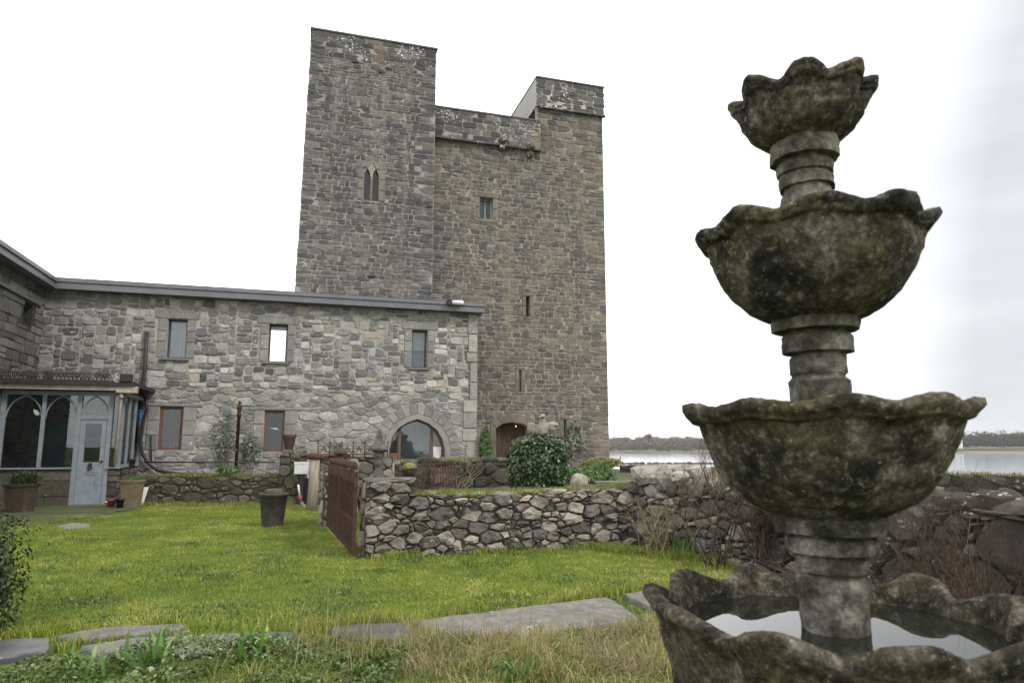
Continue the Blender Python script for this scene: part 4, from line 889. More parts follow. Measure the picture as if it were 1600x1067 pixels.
# wall with ironwork behind the gate
ia, ib = AY(497,770,16.6), AY(612,770,16.9); iz = 1.45-20/1079*16.6
o, p0, d, n, Lg = wall('terrace_wall', 'dark rubble wall carrying scrolled ironwork behind the rusty gate', ia, ib, -.1, iz, .4, vor(.3,1.5,13), [M_MORTD, M_GARD], .014, (.01,.05))
m = MB(); w0 = AY(497,700,16.5); w1 = AY(606,700,16.8); base_z = iz+.0; h = .34
for i in range(7):
    f = i/6; x = w0.x+(w1.x-w0.x)*f; y = w0.y+(w1.y-w0.y)*f
    m.tube([(x,y,base_z-.03),(x,y,base_z+h)], .014, 5); m.lathe([(.0,-.03),(.032,0),(.0,.05)], (x,y,base_z+h), 6)
    if i < 6:
        dx = (w1.x-w0.x)/6
        for sg, c0 in ((1, .22), (-1, .78)):
            m.tube([(x+dx*c0+sg*r_*math.cos(a), y, base_z+.17+r_*1.2*math.sin(a)) for a, r_ in [(i_*.6, .10-.006*i_) for i_ in range(14)]], .009, 4)
m.bar((w0.x,w0.y,base_z+.06), (w1.x,w1.y,base_z+.06), .02, .03)
m.bar((w0.x,w0.y,base_z+.0), (w1.x-.9,w1.y,base_z+.02), .05, .05)
tag(obj('iron_cresting', m, M_RUST2, None, (w0.x,w0.y,base_z)), 'scrolled rusty iron cresting along the wall beside the wooden post', 'ironwork')
P = G(487,797); m = MB(); zpz = AY(487,712,P.y).z; m.tube([(P.x,P.y,-.1),(P.x+.02,P.y,zpz*.5),(P.x+.02,P.y,zpz)], [.125,.115,.11], 9)
t = thing('wooden_post', 'pale weathered wooden gate post with a rusty cap', 'post', (P.x,P.y,0)); obj('shaft', m, M_WOOD, t)
m = MB(); m.lathe([(.13,zpz-.08),(.16,zpz-.06),(.17,zpz+.02),(.1,zpz+.06),(.0,zpz+.07)], (P.x+.02,P.y,0), 8, wob=.05); obj('cap', m, M_RUST2, t)
# white box and curved tool in the gap
Q = AY(472,731,16.9); m = MB(); m.box(Q.x-.17, Q.x+.17, Q.y-.06, Q.y+.1, Q.z-.14, Q.z+.14).box(Q.x-.18, Q.x+.18, Q.y-.07, Q.y-.055, Q.z+.1, Q.z+.15).box(Q.x-.05, Q.x+.05, Q.y, Q.y+.06, -.05, Q.z-.14, 1)
tag(obj('white_box', m, [M_WHITE, M_BLK], None, (Q.x,Q.y,0)), 'white box on a post between the stone pier and the wooden post', 'box')
zb_ = 16.4; pl = [(466,757),(467,766),(468,774),(470,783),(474,791),(479,796)]; m = MB(); pts = [AY(x,y,zb_) for x, y in pl]; t = thing('strimmer', 'curved garden tool with red grip leaning beside the wooden post', 'tool', (pts[-1].x,zb_,0))
m.tube(pts[:3], .025, 6); obj('shaft', m, M_WHITE, t); m = MB(); m.tube(pts[2:4], .05, 6); obj('grip', m, M_RED, t); m = MB(); m.tube(pts[3:], [.04,.06,.05], 6); obj('guard', m, M_FASCIA, t)
m = MB(); Q = AY(471,790,16.8); m.box(Q.x-.2, Q.x+.2, 17.3, 17.5, -.1, .6); tag(obj('compost_bin', m, M_BLK, None, (Q.x,17.3,0)), 'black bin in the shadowed gap left of the wooden post', 'bin')
# garden wall
ga, gb = W2B(G(555,872)), W2B(G(930,855)); gt = ga[1]; g0 = ga[0]
zpier = AY(590,752,B2W(g0+.3,gt).y).z; zgw = AY(800,770,B2W(g0+2.2,gt).y).z; sp = bl(626,760,gt)[0]; ge = bl(1003,800,gt)[0]
def gtop(s): return zpier if s < sp-g0 else zgw+.035*noise.noise(Vector((s*.9,1,0)))+.06*max(0, (s-2.6)/1.5)
A, B_ = B2W(g0+.11,gt), B2W(ge,gt)
o, p0, d, n, Lg = wall('garden_wall', 'grey mortared rubble garden wall with grass along its top', A, B_, -.1, zpier, .42, (lambda W, H: warp(scatter(W, H, ((.16,8),(.12,40),(.085,100),(.05,200)), 1.6, 23, .42), .05, 5, 3)), [M_JOINT, M_GARD], .009, (.005,.085), zt=gtop, rough=.05, round_=.035, edge=.02, wavy=(.045,.010), gvar=(.3,2.2))
top_moss('moss', o, p0, d, n, Lg, .42, lambda s: gtop(s)+.01, 9000, (.02,.075), M_MOSS, .3, .007, sp-g0+.05)
m = MB(); s = sp-g0
while s < Lg-.1:
    wd = rng.uniform(.25,.55); a = p0+d*(s+wd/2)-n*.2; m.rock((a.x,a.y,gtop(s+wd/2)-.01), (wd*.55,.24,.04), rng.randint(0,99), 0, rng.random(), 2, .15, .7); s += wd*1.05
obj('coping', m, M_GARD, o)
P_ = p0+d*.32-n*.2; m = MB(); m.rock((P_.x,P_.y,zpier+.0), (.38,.24,.05), 3, 0, .3, 3, .15, .7); obj('pier_cap', m, M_GARD, o)
# pier at the far side of the gate: a stub of the return wall
gf = W2B(G(511,824)); A = B2W(gf[0]-.02,gf[1]); 
o2, *_ = wall('wall_stub', 'stub of dark rubble wall at the far end of the rusty gate', B2W(g0-.32,gf[1]+.15), B2W(g0+.25,gf[1]+.15), -.1, AY(515,735,A.y).z, .45, vor(.22,1.5,29), [M_MORTD, M_GARD], .015, (.02,.06))
# rusty gate
gA, gB = G(553,874), G(511,825); t = thing('rusty_gate', 'rusted iron double gate closing the gap beside the garden wall', 'gate', (0,0,0)); t.location = gA; t.rotation_euler.z = math.atan2((gB-gA).y, (gB-gA).x)-R(90)
L0, L1 = .0, (gB-gA).length; zgt = 1.09
for k in range(2):
    y0, y1 = L0+(L1-L0)*k/2+.02, L0+(L1-L0)*(k+1)/2-.02; x = 0.
    m = MB(); nb = 13
    m.box(x-.02, x+.02, y0, y0+.05, .04, zgt).box(x-.02, x+.02, y1-.05, y1, .04, zgt)
    for z in (.08,.45,.95): m.box(x-.014, x+.014, y0+.05, y1-.05, z, z+.045)
    L_ = obj('gate_leaf', m, M_RUST, t)
    m = MB()
    for i in range(nb):
        y = y0+.05+(y1-y0-.1)*(i+.5)/nb; m.box(x-.017, x+.017, y-.017, y+.017, .05, zgt+rng.uniform(-.02,.05)); m.lathe([(.022,0),(.03,.03),(.002,.1)], (x,y,zgt+.03), 5)
        m.tube([(x,y-.05,.72),(x,y,.78),(x,y+.05,.72)], .012, 4)
    for i in range(nb*2):
        y = y0+.05+(y1-y0-.1)*(i+.5)/nb/2; m.box(x-.011, x+.011, y-.01, y+.01, .05, .46)
    obj('bars', m, M_RUST, L_)
    m = MB(); m.box(x-.006, x+.006, y0+.05, y1-.05, .5, .94); obj('backing_sheet', m, M_RUST2, L_)
# ------------------------------------------------------------------ lanterns, disc and pots in the inner garden
def lathe_thing(name, label, cat, px, pyb, Y, pr, mat, n=16, square=0., group=None):
    P = AY(px, pyb, Y); k = Y/1079; m = MB(); m.lathe([(r_*k, (pyb-y)*k) for r_, y in pr], tuple(P), n, square=square, wob=.01); o = obj(name, m, mat, None, tuple(P)); return tag(o, label, cat)
Yp = B2W(g0+.3,gt+.25).y
lathe_thing('stone_finial', 'tiered stone pagoda finial standing on the garden wall pier', 'finial', 591, 754, Yp, [(14,756),(13,749),(10,746),(8,738),(5,734),(6,728),(8,724),(6,720),(6,717),(9,714),(7,708),(6,705),(11,707),(14,703),(13,700),(8,697),(7,690),(5,688),(6,684),(3,680),(4,676),(2,672),(0,671)], M_FIN, 12)
lathe_thing('stone_lantern', 'dark stone lantern with a flat cap and green base behind the gate', 'lantern', 531, 735, 15.5, [(6,745),(7,731),(5,728),(4,724),(6,722),(6,716),(4,714),(4,712),(10,710),(11,707),(4,703),(2,698),(3,695),(0,693)], M_POTD, 12)
P = AY(552,727,16.3); m = MB(); m.lathe([(.14,-.05),(.145,.03),(.12,.045),(.11,.03),(.08,.03),(.075,.045),(.04,.045),(.035,.03),(0,.03)], (0,0,0), 24); m.v = [(P.x+x, P.y-z, P.z+y) for x, y, z in m.v]
for a in range(6): m.tube([(P.x+.045*math.cos(a*1.047),P.y-.04,P.z+.045*math.sin(a*1.047)),(P.x+.1*math.cos(a*1.047+.4),P.y-.035,P.z+.1*math.sin(a*1.047+.4))], .012, 4)
m.box(P.x-.05,P.x+.05,P.y,P.y+.08,TZ,P.z-.1); tag(obj('carved_disc', m, M_STAT, None, (P.x,P.y,TZ)), 'round carved stone disc between the two garden lanterns', 'ornament')
# urn on the stone pier
P = AY(451,708,17.75); m = MB(); k = 17.75/1079
m.lathe([(r_*k,(708-y)*k) for r_, y in [(6,708),(6,705),(7,700),(8,692),(9,686),(10.5,683),(10.5,679),(8,679),(7,690),(0,692)]], tuple(P), 14, wob=.015); UR = obj('clay_urn', m, M_POTB, None, tuple(P)); tag(UR, 'brown clay urn with crown rim on the stone pier by the window', 'urn')
# pots and planters on the lawn
def planter(name, label, px, py, top_px, w_top, w_bot, mat, square=.0, plant=None, n=20, rim=3):
    P = G(px, py); k = P.y/1079; h = (py-top_px)*k; a, b = w_top/2*k, w_bot/2*k; t = thing(name, label, 'planter', tuple(P))
    m = MB(); m.lathe([(b,0),(b*1.02,.02),(a-.015,h-rim*k*1.5),(a,h-rim*k*1.4),(a+.01,h-.01),(a,h),(a-.045,h),(a-.06,h-.06),(0,h-.07)], tuple(P), n if not square else 32, square=square, wob=.012, smooth=not square); obj('pot', m, mat, t)
    return t, P, h, a
t, P, h, a = planter('stone_pot', 'dark mossy tub standing alone on the lawn before the retaining wall', 425, 822, 772, 42, 31, M_POTD)
m = MB(); m.lathe([(a*.62,h-.06),(a*.6,h+.04),(a*.5,h+.07),(0,h+.08)], tuple(P), 14, wob=.03); obj('soil', m, M_MOSSW, t)
t, P, h, a = planter('tapered_planter', 'pale square tapered planter right of the porch door', 204, 793, 751, 28, 20, M_POTT, .85)
m = MB(); obj('soil', MB().lathe([(a*.8,h-.06),(0,h-.02)], tuple(P), 12), M_SOIL, t)
N = 220; pp_ = np.array(P)+np.stack([nr.uniform(-a,a,N)*.9, nr.uniform(-a,a,N)*.9, np.full(N,h-.03)], 1); obj('plant', blades('plant', pp_, nr.uniform(.05,.14,N), .014, M_SHRUB, .8, None, tuple(P)), None, t)
t, P, h, a = planter('clay_planter', 'brown square planter with a spiky plant left of the porch door', 30, 800, 757, 36, 27, M_POTB, .85)
obj('soil', MB().lathe([(a*.8,h-.06),(0,h-.02)], tuple(P), 12), M_SOIL, t)
N = 420; pp_ = np.array(P)+np.stack([nr.uniform(-a,a,N)*.7+.05, nr.uniform(-a,a,N)*.7, np.full(N,h-.03)], 1); obj('plant', blades('plant', pp_, nr.uniform(.15,.42,N), .03, M_HEDGE, 1.1, None, tuple(P), .5), None, t)
def smallpot(px, py, r_, h, mat, label):
    P = G(px, py); m = MB(); m.lathe([(r_*.75,0),(r_*.95,h*.8),(r_*1.08,h*.8),(r_*1.1,h),(r_*.95,h),(r_*.9,h*.8),(0,h*.75)], tuple(P), 14); tag(obj('flower_pot', m, mat, None, tuple(P)), label, 'pot', 'small pots beside the porch door')
smallpot(173, 793, .085, .19, M_RED, 'red plastic pot in the corner right of the porch door'); smallpot(187, 794, .09, .23, M_BLK, 'black plastic pot between the red pot and the pale planter'); smallpot(166, 790, .05, .1, M_WHITE, 'tiny pale pot at the foot of the porch door frame')
P = pp(199,727); m = MB(); m.lathe([(.06,0),(.075,.16),(.085,.16),(.085,.2),(.07,.2),(0,.16)], (P[0]+.1, PT-.02, zs), 12); tag(obj('ledge_pot', m, M_POTD, None, (P[0]+.1,PT-.02,zs), 'B'), 'small grey pot on the porch sill at its right corner', 'pot')
P = G(222,789); m = MB(); m.add([(P.x-.06,P.y-.12,0),(P.x+.07,P.y-.12,0),(P.x+.09,P.y+.05,.42),(P.x-.02,P.y+.05,.42),(P.x-.06,P.y-.1,0),(P.x+.07,P.y-.1,0),(P.x+.09,P.y+.07,.42),(P.x-.02,P.y+.07,.42)], [(0,1,2,3),(7,6,5,4),(0,4,5,1),(1,5,6,2),(2,6,7,3),(3,7,4,0)]); tag(obj('white_board', m, M_WHITE, None, tuple(P)), 'white board leaning on the wall behind the pale planter', 'board')
# bowl planter with yellow green plant behind the pier
P = AY(640,744,12.6); m = MB(); k = 12.6/1079; m.lathe([(r_*k,(744-y)*k) for r_, y in [(7,744),(10,738),(12,732),(12,731),(10,731),(0,733)]], tuple(P), 14, wob=.02); m.lathe([(.1,0),(.1,-.3)], (P.x,P.y,P.z), 8); t = thing('bowl_planter', 'clay bowl of yellow green sedum in the inner garden behind the pier', 'planter', tuple(P)); obj('pot', m, M_POTB, t)
N = 500; q = unit(nr.normal(size=(N,3))); q[:,2] = np.abs(q[:,2]); obj('plant', leaves('plant', np.array(P)+np.array([0,0,.15])+q*np.array([.13,.13,.09]), .05, q, M_MOSS, .7, nr.uniform(.5,.95,N), tuple(P)), None, t)
# inner wall and little gate
ja, jb = AY(628,770,13.0), AY(800,770,14.2); jz = AY(700,718,13.5).z
o, p0, d, n, Lg = wall('inner_wall', 'brown old stone wall with creeper stems inside the garden', ja, jb, .3, jz, .4, vor(.38,1.9,33), [M_MORTD, M_DRY], .014, (.01,.07), zt=lambda s: jz-.08+.09*noise.noise(Vector((s*1.3,4,0))), cap=((.25,.5),(.08,.16)))
top_moss('moss', o, p0, d, n, Lg, .4, lambda s: jz, 1500, (.03,.09), M_MOSS, .5, .01)
m = MB()
for k in range(9):
    s = Lg*.5+rng.uniform(-.06,.06); z = .55; pts = []
    for i in range(9): P_ = p0+d*s+n*.08; pts.append((P_.x,P_.y,z)); s += rng.uniform(-.14,.15); z += rng.uniform(.03,.11)
    m.tube(pts, [.011-.001*i for i in range(9)], 4)
tag(obj('creeper_stems', m, M_STRAW, None, (p0.x,p0.y,TZ)), 'bare pale creeper stems clinging to the inner stone wall', 'creeper')
P = AY(692,770,12.2); m = MB(); zt3 = AY(692,727,12.2).z
for i in range(9): x = P.x-.2+i*.052; m.tube([(x,P.y,TZ-.05),(x,P.y,zt3+rng.uniform(-.05,.05))], .012, 5); m.lathe([(.02,0),(.002,.06)], (x,P.y,zt3), 5)
for z in (TZ+.1, zt3-.12): m.bar((P.x-.22,P.y,z), (P.x+.23,P.y,z), .02, .03)
tag(obj('small_gate', m, M_RUST2, None, (P.x,P.y,TZ)), 'small dark rusty hurdle of upright bars before the inner wall', 'gate')
# ------------------------------------------------------------------ drystone wall on the right, sea wall
pts = [B2W(ge-.12,gt+.15), Vector((2.95,8.35,0)), Vector((4.0,5.4,0)), Vector((5.2,2.6,0))]
dz1 = .96; Ltot = 0; labs = ['tumbled drystone wall behind the bare bushes left of the fountain', 'brown drystone wall with big slabs right of the fountain', 'x']
m = MB(); 
for i in range(3):
    a, b = pts[i], pts[i+1]; d = (b-a); Lg = d.length; d /= Lg; n = Vector((d.y,-d.x,0)); n = n if n.dot(-(a+b)) > 0 else -n; th = .5
    k = 8; ft = lambda s: dz1-.06+.09*noise.noise(Vector((s*1.1, i*3.3, 1)))
    vs = []
    for j in range(k+1):
        for o_, z in ((-.03,-.1),(-.06,ft(Lg*j/k)-.03),(-th,ft(Lg*j/k)-.03),(-th-.05,-.1)): q = a+d*Lg*j/k+n*o_; vs.append((q.x,q.y,z))
    m.add(vs, [(4*j+e,4*j+e+1,4*j+5+e,4*j+4+e) for j in range(k) for e in range(3)]+[(0,1,2,3)], 0)
    cs = [[(x, z-.1) for x, z in c] for c in scatter(Lg, dz1+.06, ((.17,6),(.12,40),(.08,90),(.05,120)), 1.5, 60)] if i == 0 else [[(x, z-.1) for x, z in c] for c in scatter(Lg, dz1+.06, ((.17,8),(.12,30),(.07,160),(.04,250)) if i == 0 else ((.3,2.5),(.2,7),(.11,40),(.06,150)), 1.4, 60+i)]
    add_stones(m, cs, lambda s, z, e: tuple(a+d*s+n*(e-.05*(z/dz1))+Vector((0,0,z))), .012, (.02,.12), [], None, 1 if i else 2, .07, .2, .02, .035, .0, (.07,.01), (.4,2.2))
    s = 0
    while s < Lg:
        wd = rng.uniform(.2,.45); q = a+d*(s+wd/2)-n*rng.uniform(.15,.35); hh = rng.uniform(.07,.16); m.rock((q.x,q.y,ft(s)+.02), (wd*.55,.3,hh), rng.randint(0,999), 1 if i else 2, rng.random(), 2, .25, .65); s += wd*.95
    if i == 0:
        for _ in range(16):
            s = rng.uniform(-.1,1.1); q = a+d*s-n*rng.uniform(0,.5); r_ = rng.uniform(.08,.17); m.rock((q.x,q.y,dz1+.0+rng.uniform(.0,.1)), (r_*1.3,r_,r_*.75), rng.randint(0,999), 2, rng.uniform(.5,1), 2, .25, .6)
DW = obj('drystone_wall', m, [M_MORTD, M_DRY, M_GARD], None, tuple(pts[0])); tag(DW, 'tumbled brown drystone wall running behind the fountain and bare bushes', 'wall')
d = (pts[1]-pts[0]).normalized(); n = Vector((d.y,-d.x,0)); n = n if n.dot(-pts[1]) > 0 else -n
top_moss('grass', DW, pts[0]-n*.25, d, n, 2.6, .4, lambda s: dz1+.0, 1600, (.06,.2), M_STRAW, .35, .006, .5)
swz = AY(1500,746,13.2).z
A, B_ = Vector((3.3,21.2,0)), Vector((14.5,10.2,0)); 
o, p0, d, n, Lg = wall('sea_wall', 'dark lichened sea wall with a mossy top beside the water', A, B_, -.1, swz, .6, vor(.4,1.6,77), [M_MORTD, M_DRY], .014, (.01,.05), zt=lambda s: swz-.02+.02*noise.noise(Vector((s,0,0))))
top_moss('moss', o, p0, d, n, Lg, .6, lambda s: swz, 5500, (.03,.1), M_MOSS, .42, .012)
# back parts of the inner garden: bench slab, boulders
P = AY(975,752,13.2); m = MB(); m.box(P.x-.55, P.x+.6, P.y-.2, P.y+.25, P.z-.05, P.z); t = thing('stone_bench', 'grey slab bench in front of the sea wall right of the tower', 'bench', (P.x,P.y,TZ)); obj('seat', m, M_FLAG, t)
for x in (-.4,.4): m = MB(); m.rock((P.x+x,P.y,(TZ+P.z-.05)/2-.02), (.12,.2,(P.z-TZ)/2+.02), 5, 0, .3, 2, .1, .8); obj('leg', m, M_DRY, t)
for px, py, r_, l in ((905,757,.16,'rounded pinkish boulder beside the ivy covered pier'),(915,768,.11,'smaller boulder in front of the rounded pinkish one')):
    P = AY(px,py,12); m = MB(); m.rock(tuple(P), (r_*1.0,r_,r_*1.25), px, 0, .4, 3, .15, .3, True); tag(obj('boulder', m, M_STAT, None, tuple(P)), l, 'boulder')
# ------------------------------------------------------------------ fountain
FY = 2.3; FXc = (1287-800)/1079*FY
FXY = Vector((FXc, FY, 0))
def fz(py): return AY(1300, py, FY).z
def fr(hw, py): z = fz(py); Dc = FY*CP+(z-EYE)*SP; return hw/1067*Dc/1.10
FT = thing('fountain', 'mossy stone fountain of three scalloped bowls above a large basin', 'fountain', (FXc,FY,0))
def bowl(name, prof, nl, ph, ar, azz, wf, flute, thick, seed, tilt=(0,0), mat=None, NA=192, dish=.5, irr=.25):
    """prof: (r,z) from the bottom centre out to the rim; scalloped towards the rim, with a rounded lip and a hollow top"""
    outer = []
    for i in range(len(prof)-1):
        (r0,z0_),(r1,z1_) = prof[i], prof[i+1]
        for k in range(5): outer.append((r0+(r1-r0)*k/5, z0_+(z1_-z0_)*k/5))
    outer.append(prof[-1]); R_, Z_ = prof[-1]; zb0 = prof[0][1]
    full = [(r, z, min(1, max(0, (z-zb0)/(Z_-zb0)))) for r, z in outer]
    full += [(R_+thick*.22, Z_+thick*.3, 1), (R_+thick*.12, Z_+thick*.8, 1), (R_-thick*.5, Z_+thick, 1), (R_-thick*1.1, Z_+thick*.7, 1)]
    for k in range(1, 9):
        f = k/8; r = (R_-thick*1.2)*(1-f)**.8; full.append((max(r,.0), Z_+thick*.5-(Z_-zb0)*dish*math.sin(min(1,f*1.6)*math.pi/2), max(0, 1-f*3)))
    r_ = random.Random(seed); amp = [1+irr*r_.uniform(-1,1) for _ in range(nl)]; pho = [r_.uniform(-.12,.12) for _ in range(nl)]
    vs = []
    for r, z, wv in full:
        for j in range(NA):
            a = 2*math.pi*j/NA; u_ = (a-ph)/(2*math.pi)*nl; uu = u_ % nl; k0 = int(uu) % nl; fr_ = uu-int(uu); fr_ = fr_*fr_*(3-2*fr_); am = amp[k0]*(1-fr_)+amp[(k0+1) % nl]*fr_; ph_ = pho[k0]*(1-fr_)+pho[(k0+1) % nl]*fr_
            cw = .6*math.cos(2*(math.pi*u_+ph_))+.4*(2*abs(math.cos(math.pi*u_+ph_))-1)+.12*noise.noise(Vector((math.cos(a)*4, math.sin(a)*4, seed)))
            ww = wv**wf; fl = wv**flute if flute else 0
            rr = r+ar*am*cw*ww+(r*.07*cw*fl if flute else 0); zz2 = z+azz*am*cw*wv**(wf*1.3)
            p = Vector((rr*math.cos(a), rr*math.sin(a), zz2)); q = p*1.0; q.z += seed*3
            dn = .012*noise.noise(q*9)+.008*noise.noise(q*24)+.005*noise.noise(q*60); dv = Vector((math.cos(a), math.sin(a), .3 if z < Z_ else 1)).normalized()
            p += dv*dn
            p.z += tilt[0]*p.x+tilt[1]*p.y; vs.append((FXc+p.x, FY+p.y, p.z))
    m_ = len(full); fs = [(i*NA+j, i*NA+(j+1) % NA, (i+1)*NA+(j+1) % NA, (i+1)*NA+j) for i in range(m_-1) for j in range(NA)]
    fs.append(tuple(range(NA-1,-1,-1)))
    mb = MB(); mb.add(vs, fs, 0, .5, True); return obj(name, mb, mat or M_FOUNT, FT)
def column(name, pr):
    NA = 72; prof = []
    q = [(fr(hw,y)*.945, fz(y)) for hw, y in pr]
    for i in range(len(q)-1):
        (r0,z0_),(r1,z1_) = q[i], q[i+1]; k = max(1, int(math.hypot(r1-r0, z1_-z0_)/.012))
        prof += [(r0+(r1-r0)*e/k, z0_+(z1_-z0_)*e/k) for e in range(k)]
    prof.append(q[-1]); vs = []
    for r, z in prof:
        for j in range(NA):
            a = 2*math.pi*j/NA; p = Vector((r*math.cos(a), r*math.sin(a), z)); dn = .007*noise.noise(p*14)+.006*noise.noise(p*38); p += Vector((math.cos(a), math.sin(a), 0))*dn
            vs.append((FXc+p.x, FY+p.y, p.z))
    mb = MB(); mb.add(vs, [(i*NA+j, i*NA+(j+1) % NA, (i+1)*NA+(j+1) % NA, (i+1)*NA+j) for i in range(len(prof)-1) for j in range(NA)]+[tuple(range(NA-1,-1,-1)), tuple(range((len(prof)-1)*NA, len(prof)*NA))], 0, .5, True)
    o = obj(name, mb, M_COL, FT); o.data.set_sharp_from_angle(angle=R(38)); return o
P_ = lambda l: [(fr(hw,y), fz(y)) for hw, y in l]
face = math.atan2(-FY, -FXc)
bowl('top_bowl', P_([(40,232),(58,226),(75,214),(88,199),(96,185),(99,174),(100,168),(105,165),(107,158)]), 8, face+.05, .005, .0125, 2.5, .9, .026, 3, (.02,0), dish=.5)
column('upper_column', [(42,345),(46,335),(46,318),(44,308),(41,300),(41,297),(47,296),(47,285),(47,280),(43,278),(43,276),(48,274),(49,262),(44,258),(44,255),(57,253),(58,246),(57,239),(58,226),(45,218)])
bowl('upper_bowl', P_([(60,505),(84,497),(108,484),(130,464),(147,443),(158,422),(165,404),(168,391),(169,384),(178,380),(183,373)]), 9, face+.1, .012, .0135, 6, 0, .030, 5, (.0,0))
column('middle_column', [(50,645),(52,630),(52,606),(53,596),(45,590),(45,587),(48,584),(48,572),(48,560),(46,557),(46,555),(59,552),(60,540),(58,526),(52,523),(52,520),(73,518),(75,506),(73,488),(60,485)])
bowl('lower_bowl', P_([(85,805),(108,796),(135,782),(157,763),(175,740),(188,714),(197,690),(203,670),(206,662),(219,658),(226,649)]), 10, face+.12, .014, .012, 7, 0, .036, 7, (.01,0), NA=260)
column('lower_column', [(56,1010),(56,985),(58,960),(58,940),(60,935),(62,915),(63,905),(60,900),(57,897),(57,893),(61,890),(62,868),(58,865),(58,862),(77,860),(80,850),(77,838),(70,834),(70,831),(93,829),(96,815),(93,800),(80,797)])
zw = fz(983); zr_ = zw+.058
bowl('basin', [(.30,.42),(.40,.47),(.48,.56),(.51,.67),(.53,.78),(.545,zr_-.05),(.568,zr_-.015)], 11, face+.30, -0+.03, .026, 5, 0, .042, 11, (0,0), NA=320, dish=.85)
m = MB(); m.lathe([(.0,zw),(.535,zw)], (FXc,FY,0), 64, smooth=False); m.f = m.f[:-2]; m.m = m.m[:-2]; m.r = m.r[:-2]; m.sm = m.sm[:-2]
obj('rain_water', m, M_POOL, FT)
m = MB(); m.lathe([(.42,-.05),(.42,.06),(.36,.08),(.3,.12),(.26,.2),(.24,.3),(.28,.38),(.31,.43)], (FXc,FY,0), 40, wob=.01); obj('pedestal', m, M_COL, FT)
# ------------------------------------------------------------------ flagstones and path
def flag(pts, mat, z, label, rnd_=.5, name='flagstone'):
    W = [G(*p) for p in pts]; q = ccw([(p.x, p.y) for p in W]); o = []
    for i in range(len(q)):
        a, b = q[i], q[(i+1) % len(q)]
        for f in (.04,.3,.55,.8,.96): o.append((a[0]+(b[0]-a[0])*f+rng.uniform(-.018,.018), a[1]+(b[1]-a[1])*f+rng.uniform(-.018,.018)))
    c = (sum(p[0] for p in o)/len(o), sum(p[1] for p in o)/len(o)); ins = [(c[0]+(x-c[0])*.975, c[1]+(y-c[1])*.975) for x, y in o]; k = len(o)
    m = MB(); m.add([(x,y,-.05) for x, y in o]+[(x,y,z-.012) for x, y in o]+[(x,y,z) for x, y in ins], [(j*k+i, j*k+(i+1) % k, (j+1)*k+(i+1) % k, (j+1)*k+i) for j in range(2) for i in range(k)]+[tuple(range(2*k,3*k))], 0, rnd_)
    tag(obj(name, m, mat, None, (c[0],c[1],0)), label, 'flagstone', 'flagstones of the garden path')
flag([(648,976),(700,967),(800,955),(948,936),(975,950),(1000,973),(905,986),(850,1000),(690,1008),(668,992)], M_FLAG, .028, 'largest pale grey flagstone spotted with white lichen', .75)
flag([(516,988),(560,982),(632,979),(646,998),(640,1010),(580,1008),(512,1012)], M_WET, .04, 'small dark slab left of the largest pale flagstone')
flag([(300,1000),(380,994),(460,992),(470,1002),(420,1014),(300,1030),(270,1028)], M_WET, .03, 'wet dark slate slab in the middle of the left path')
flag([(82,1004),(130,995),(190,987),(292,985),(280,995),(215,1002),(120,1012)], M_FLAG, .05, 'brownish flagstone at the lawn edge on the left, nearer the wall', .5)
flag([(122,1021),(200,1008),(300,1003),(296,1015),(240,1024),(150,1030)], M_FLAG, .05, 'pale flat flagstone just in front of the brownish one', .7)
flag([(-20,1010),(78,1006),(74,1026),(0,1040),(-40,1040)], M_WET, .05, 'dark slab at the left edge of the path beside the hedge')
flag([(975,936),(1015,929),(1075,940),(1060,960),(1012,955)], M_FLAG, .05, 'flagstone peeping out left of the fountain basin', .55)
flag([(88,823),(112,817),(142,819),(140,824),(105,827)], M_FLAG, .012, 'thin pale stone set in the muddy lawn near the porch', .8)
flag([(400,801),(425,799),(440,802),(420,804)], M_FLAG, .01, 'flat stone in the grass behind the dark tub', .4)
m = MB(); pl_ = [tuple(G(*p)[:2]) for p in ((-90,838),(0,828),(60,822),(110,812),(165,806),(180,800),(215,796),(215,791),(150,789),(0,789),(-200,795))]; q_ = []
for i in range(len(pl_)):
    a, b = pl_[i], pl_[(i+1) % len(pl_)]
    for f in (0,.2,.4,.6,.8): q_.append((a[0]+(b[0]-a[0])*f+rng.uniform(-.12,.12), a[1]+(b[1]-a[1])*f+rng.uniform(-.12,.12)))
q_ = ccw(q_); m.add([(x,y,.012) for x, y in q_], [tuple(range(len(q_)))]); struct('path', m, M_SOIL)
# ------------------------------------------------------------------ grass
def in_poly(P, poly):
    x, y = P[:,0], P[:,1]; r = np.zeros(len(P), bool); n = len(poly)
    for i in range(n):
        x0, y0 = poly[i]; x1, y1 = poly[(i+1) % n]; c = ((y0 > y) != (y1 > y)); r ^= c & (x < (x1-x0)*(y-y0)/(y1-y0+1e-12)+x0)
    return r
def nz2(P, sc, seed): return np.array([noise.noise(Vector((a*sc, b*sc, seed))) for a, b in P[:,:2]])
flags = [[(v.co.x+o.location.x, v.co.y+o.location.y) for v in o.data.vertices[:len(o.data.vertices)//3]] for o in bpy.data.objects if o.name.startswith('flagstone')]
q = lambda *l: [tuple(G(*p)[:2]) for p in l]
lawn_poly = q((-60,1010),(100,992),(300,984),(460,990),(520,984),(660,972),(945,934),(1000,940),(1110,935),(1180,905),(1130,880),(1040,868),(930,856),(556,873))+[tuple(B2W(g0-.2,gf[1]))[:2]]+q((497,800),(466,790),(215,788),(160,800),(0,812),(-250,820))
N = 330000; xy = np.stack([nr.uniform(-9.5,3.6,N), 4.4+13.5*nr.random(N)**1.5], 1); xy = xy[in_poly(xy, lawn_poly)]
px_mud = G(60,800)[:2]; dm = np.hypot((xy[:,0]-px_mud[0])*.8, (xy[:,1]-px_mud[1])*1.0)
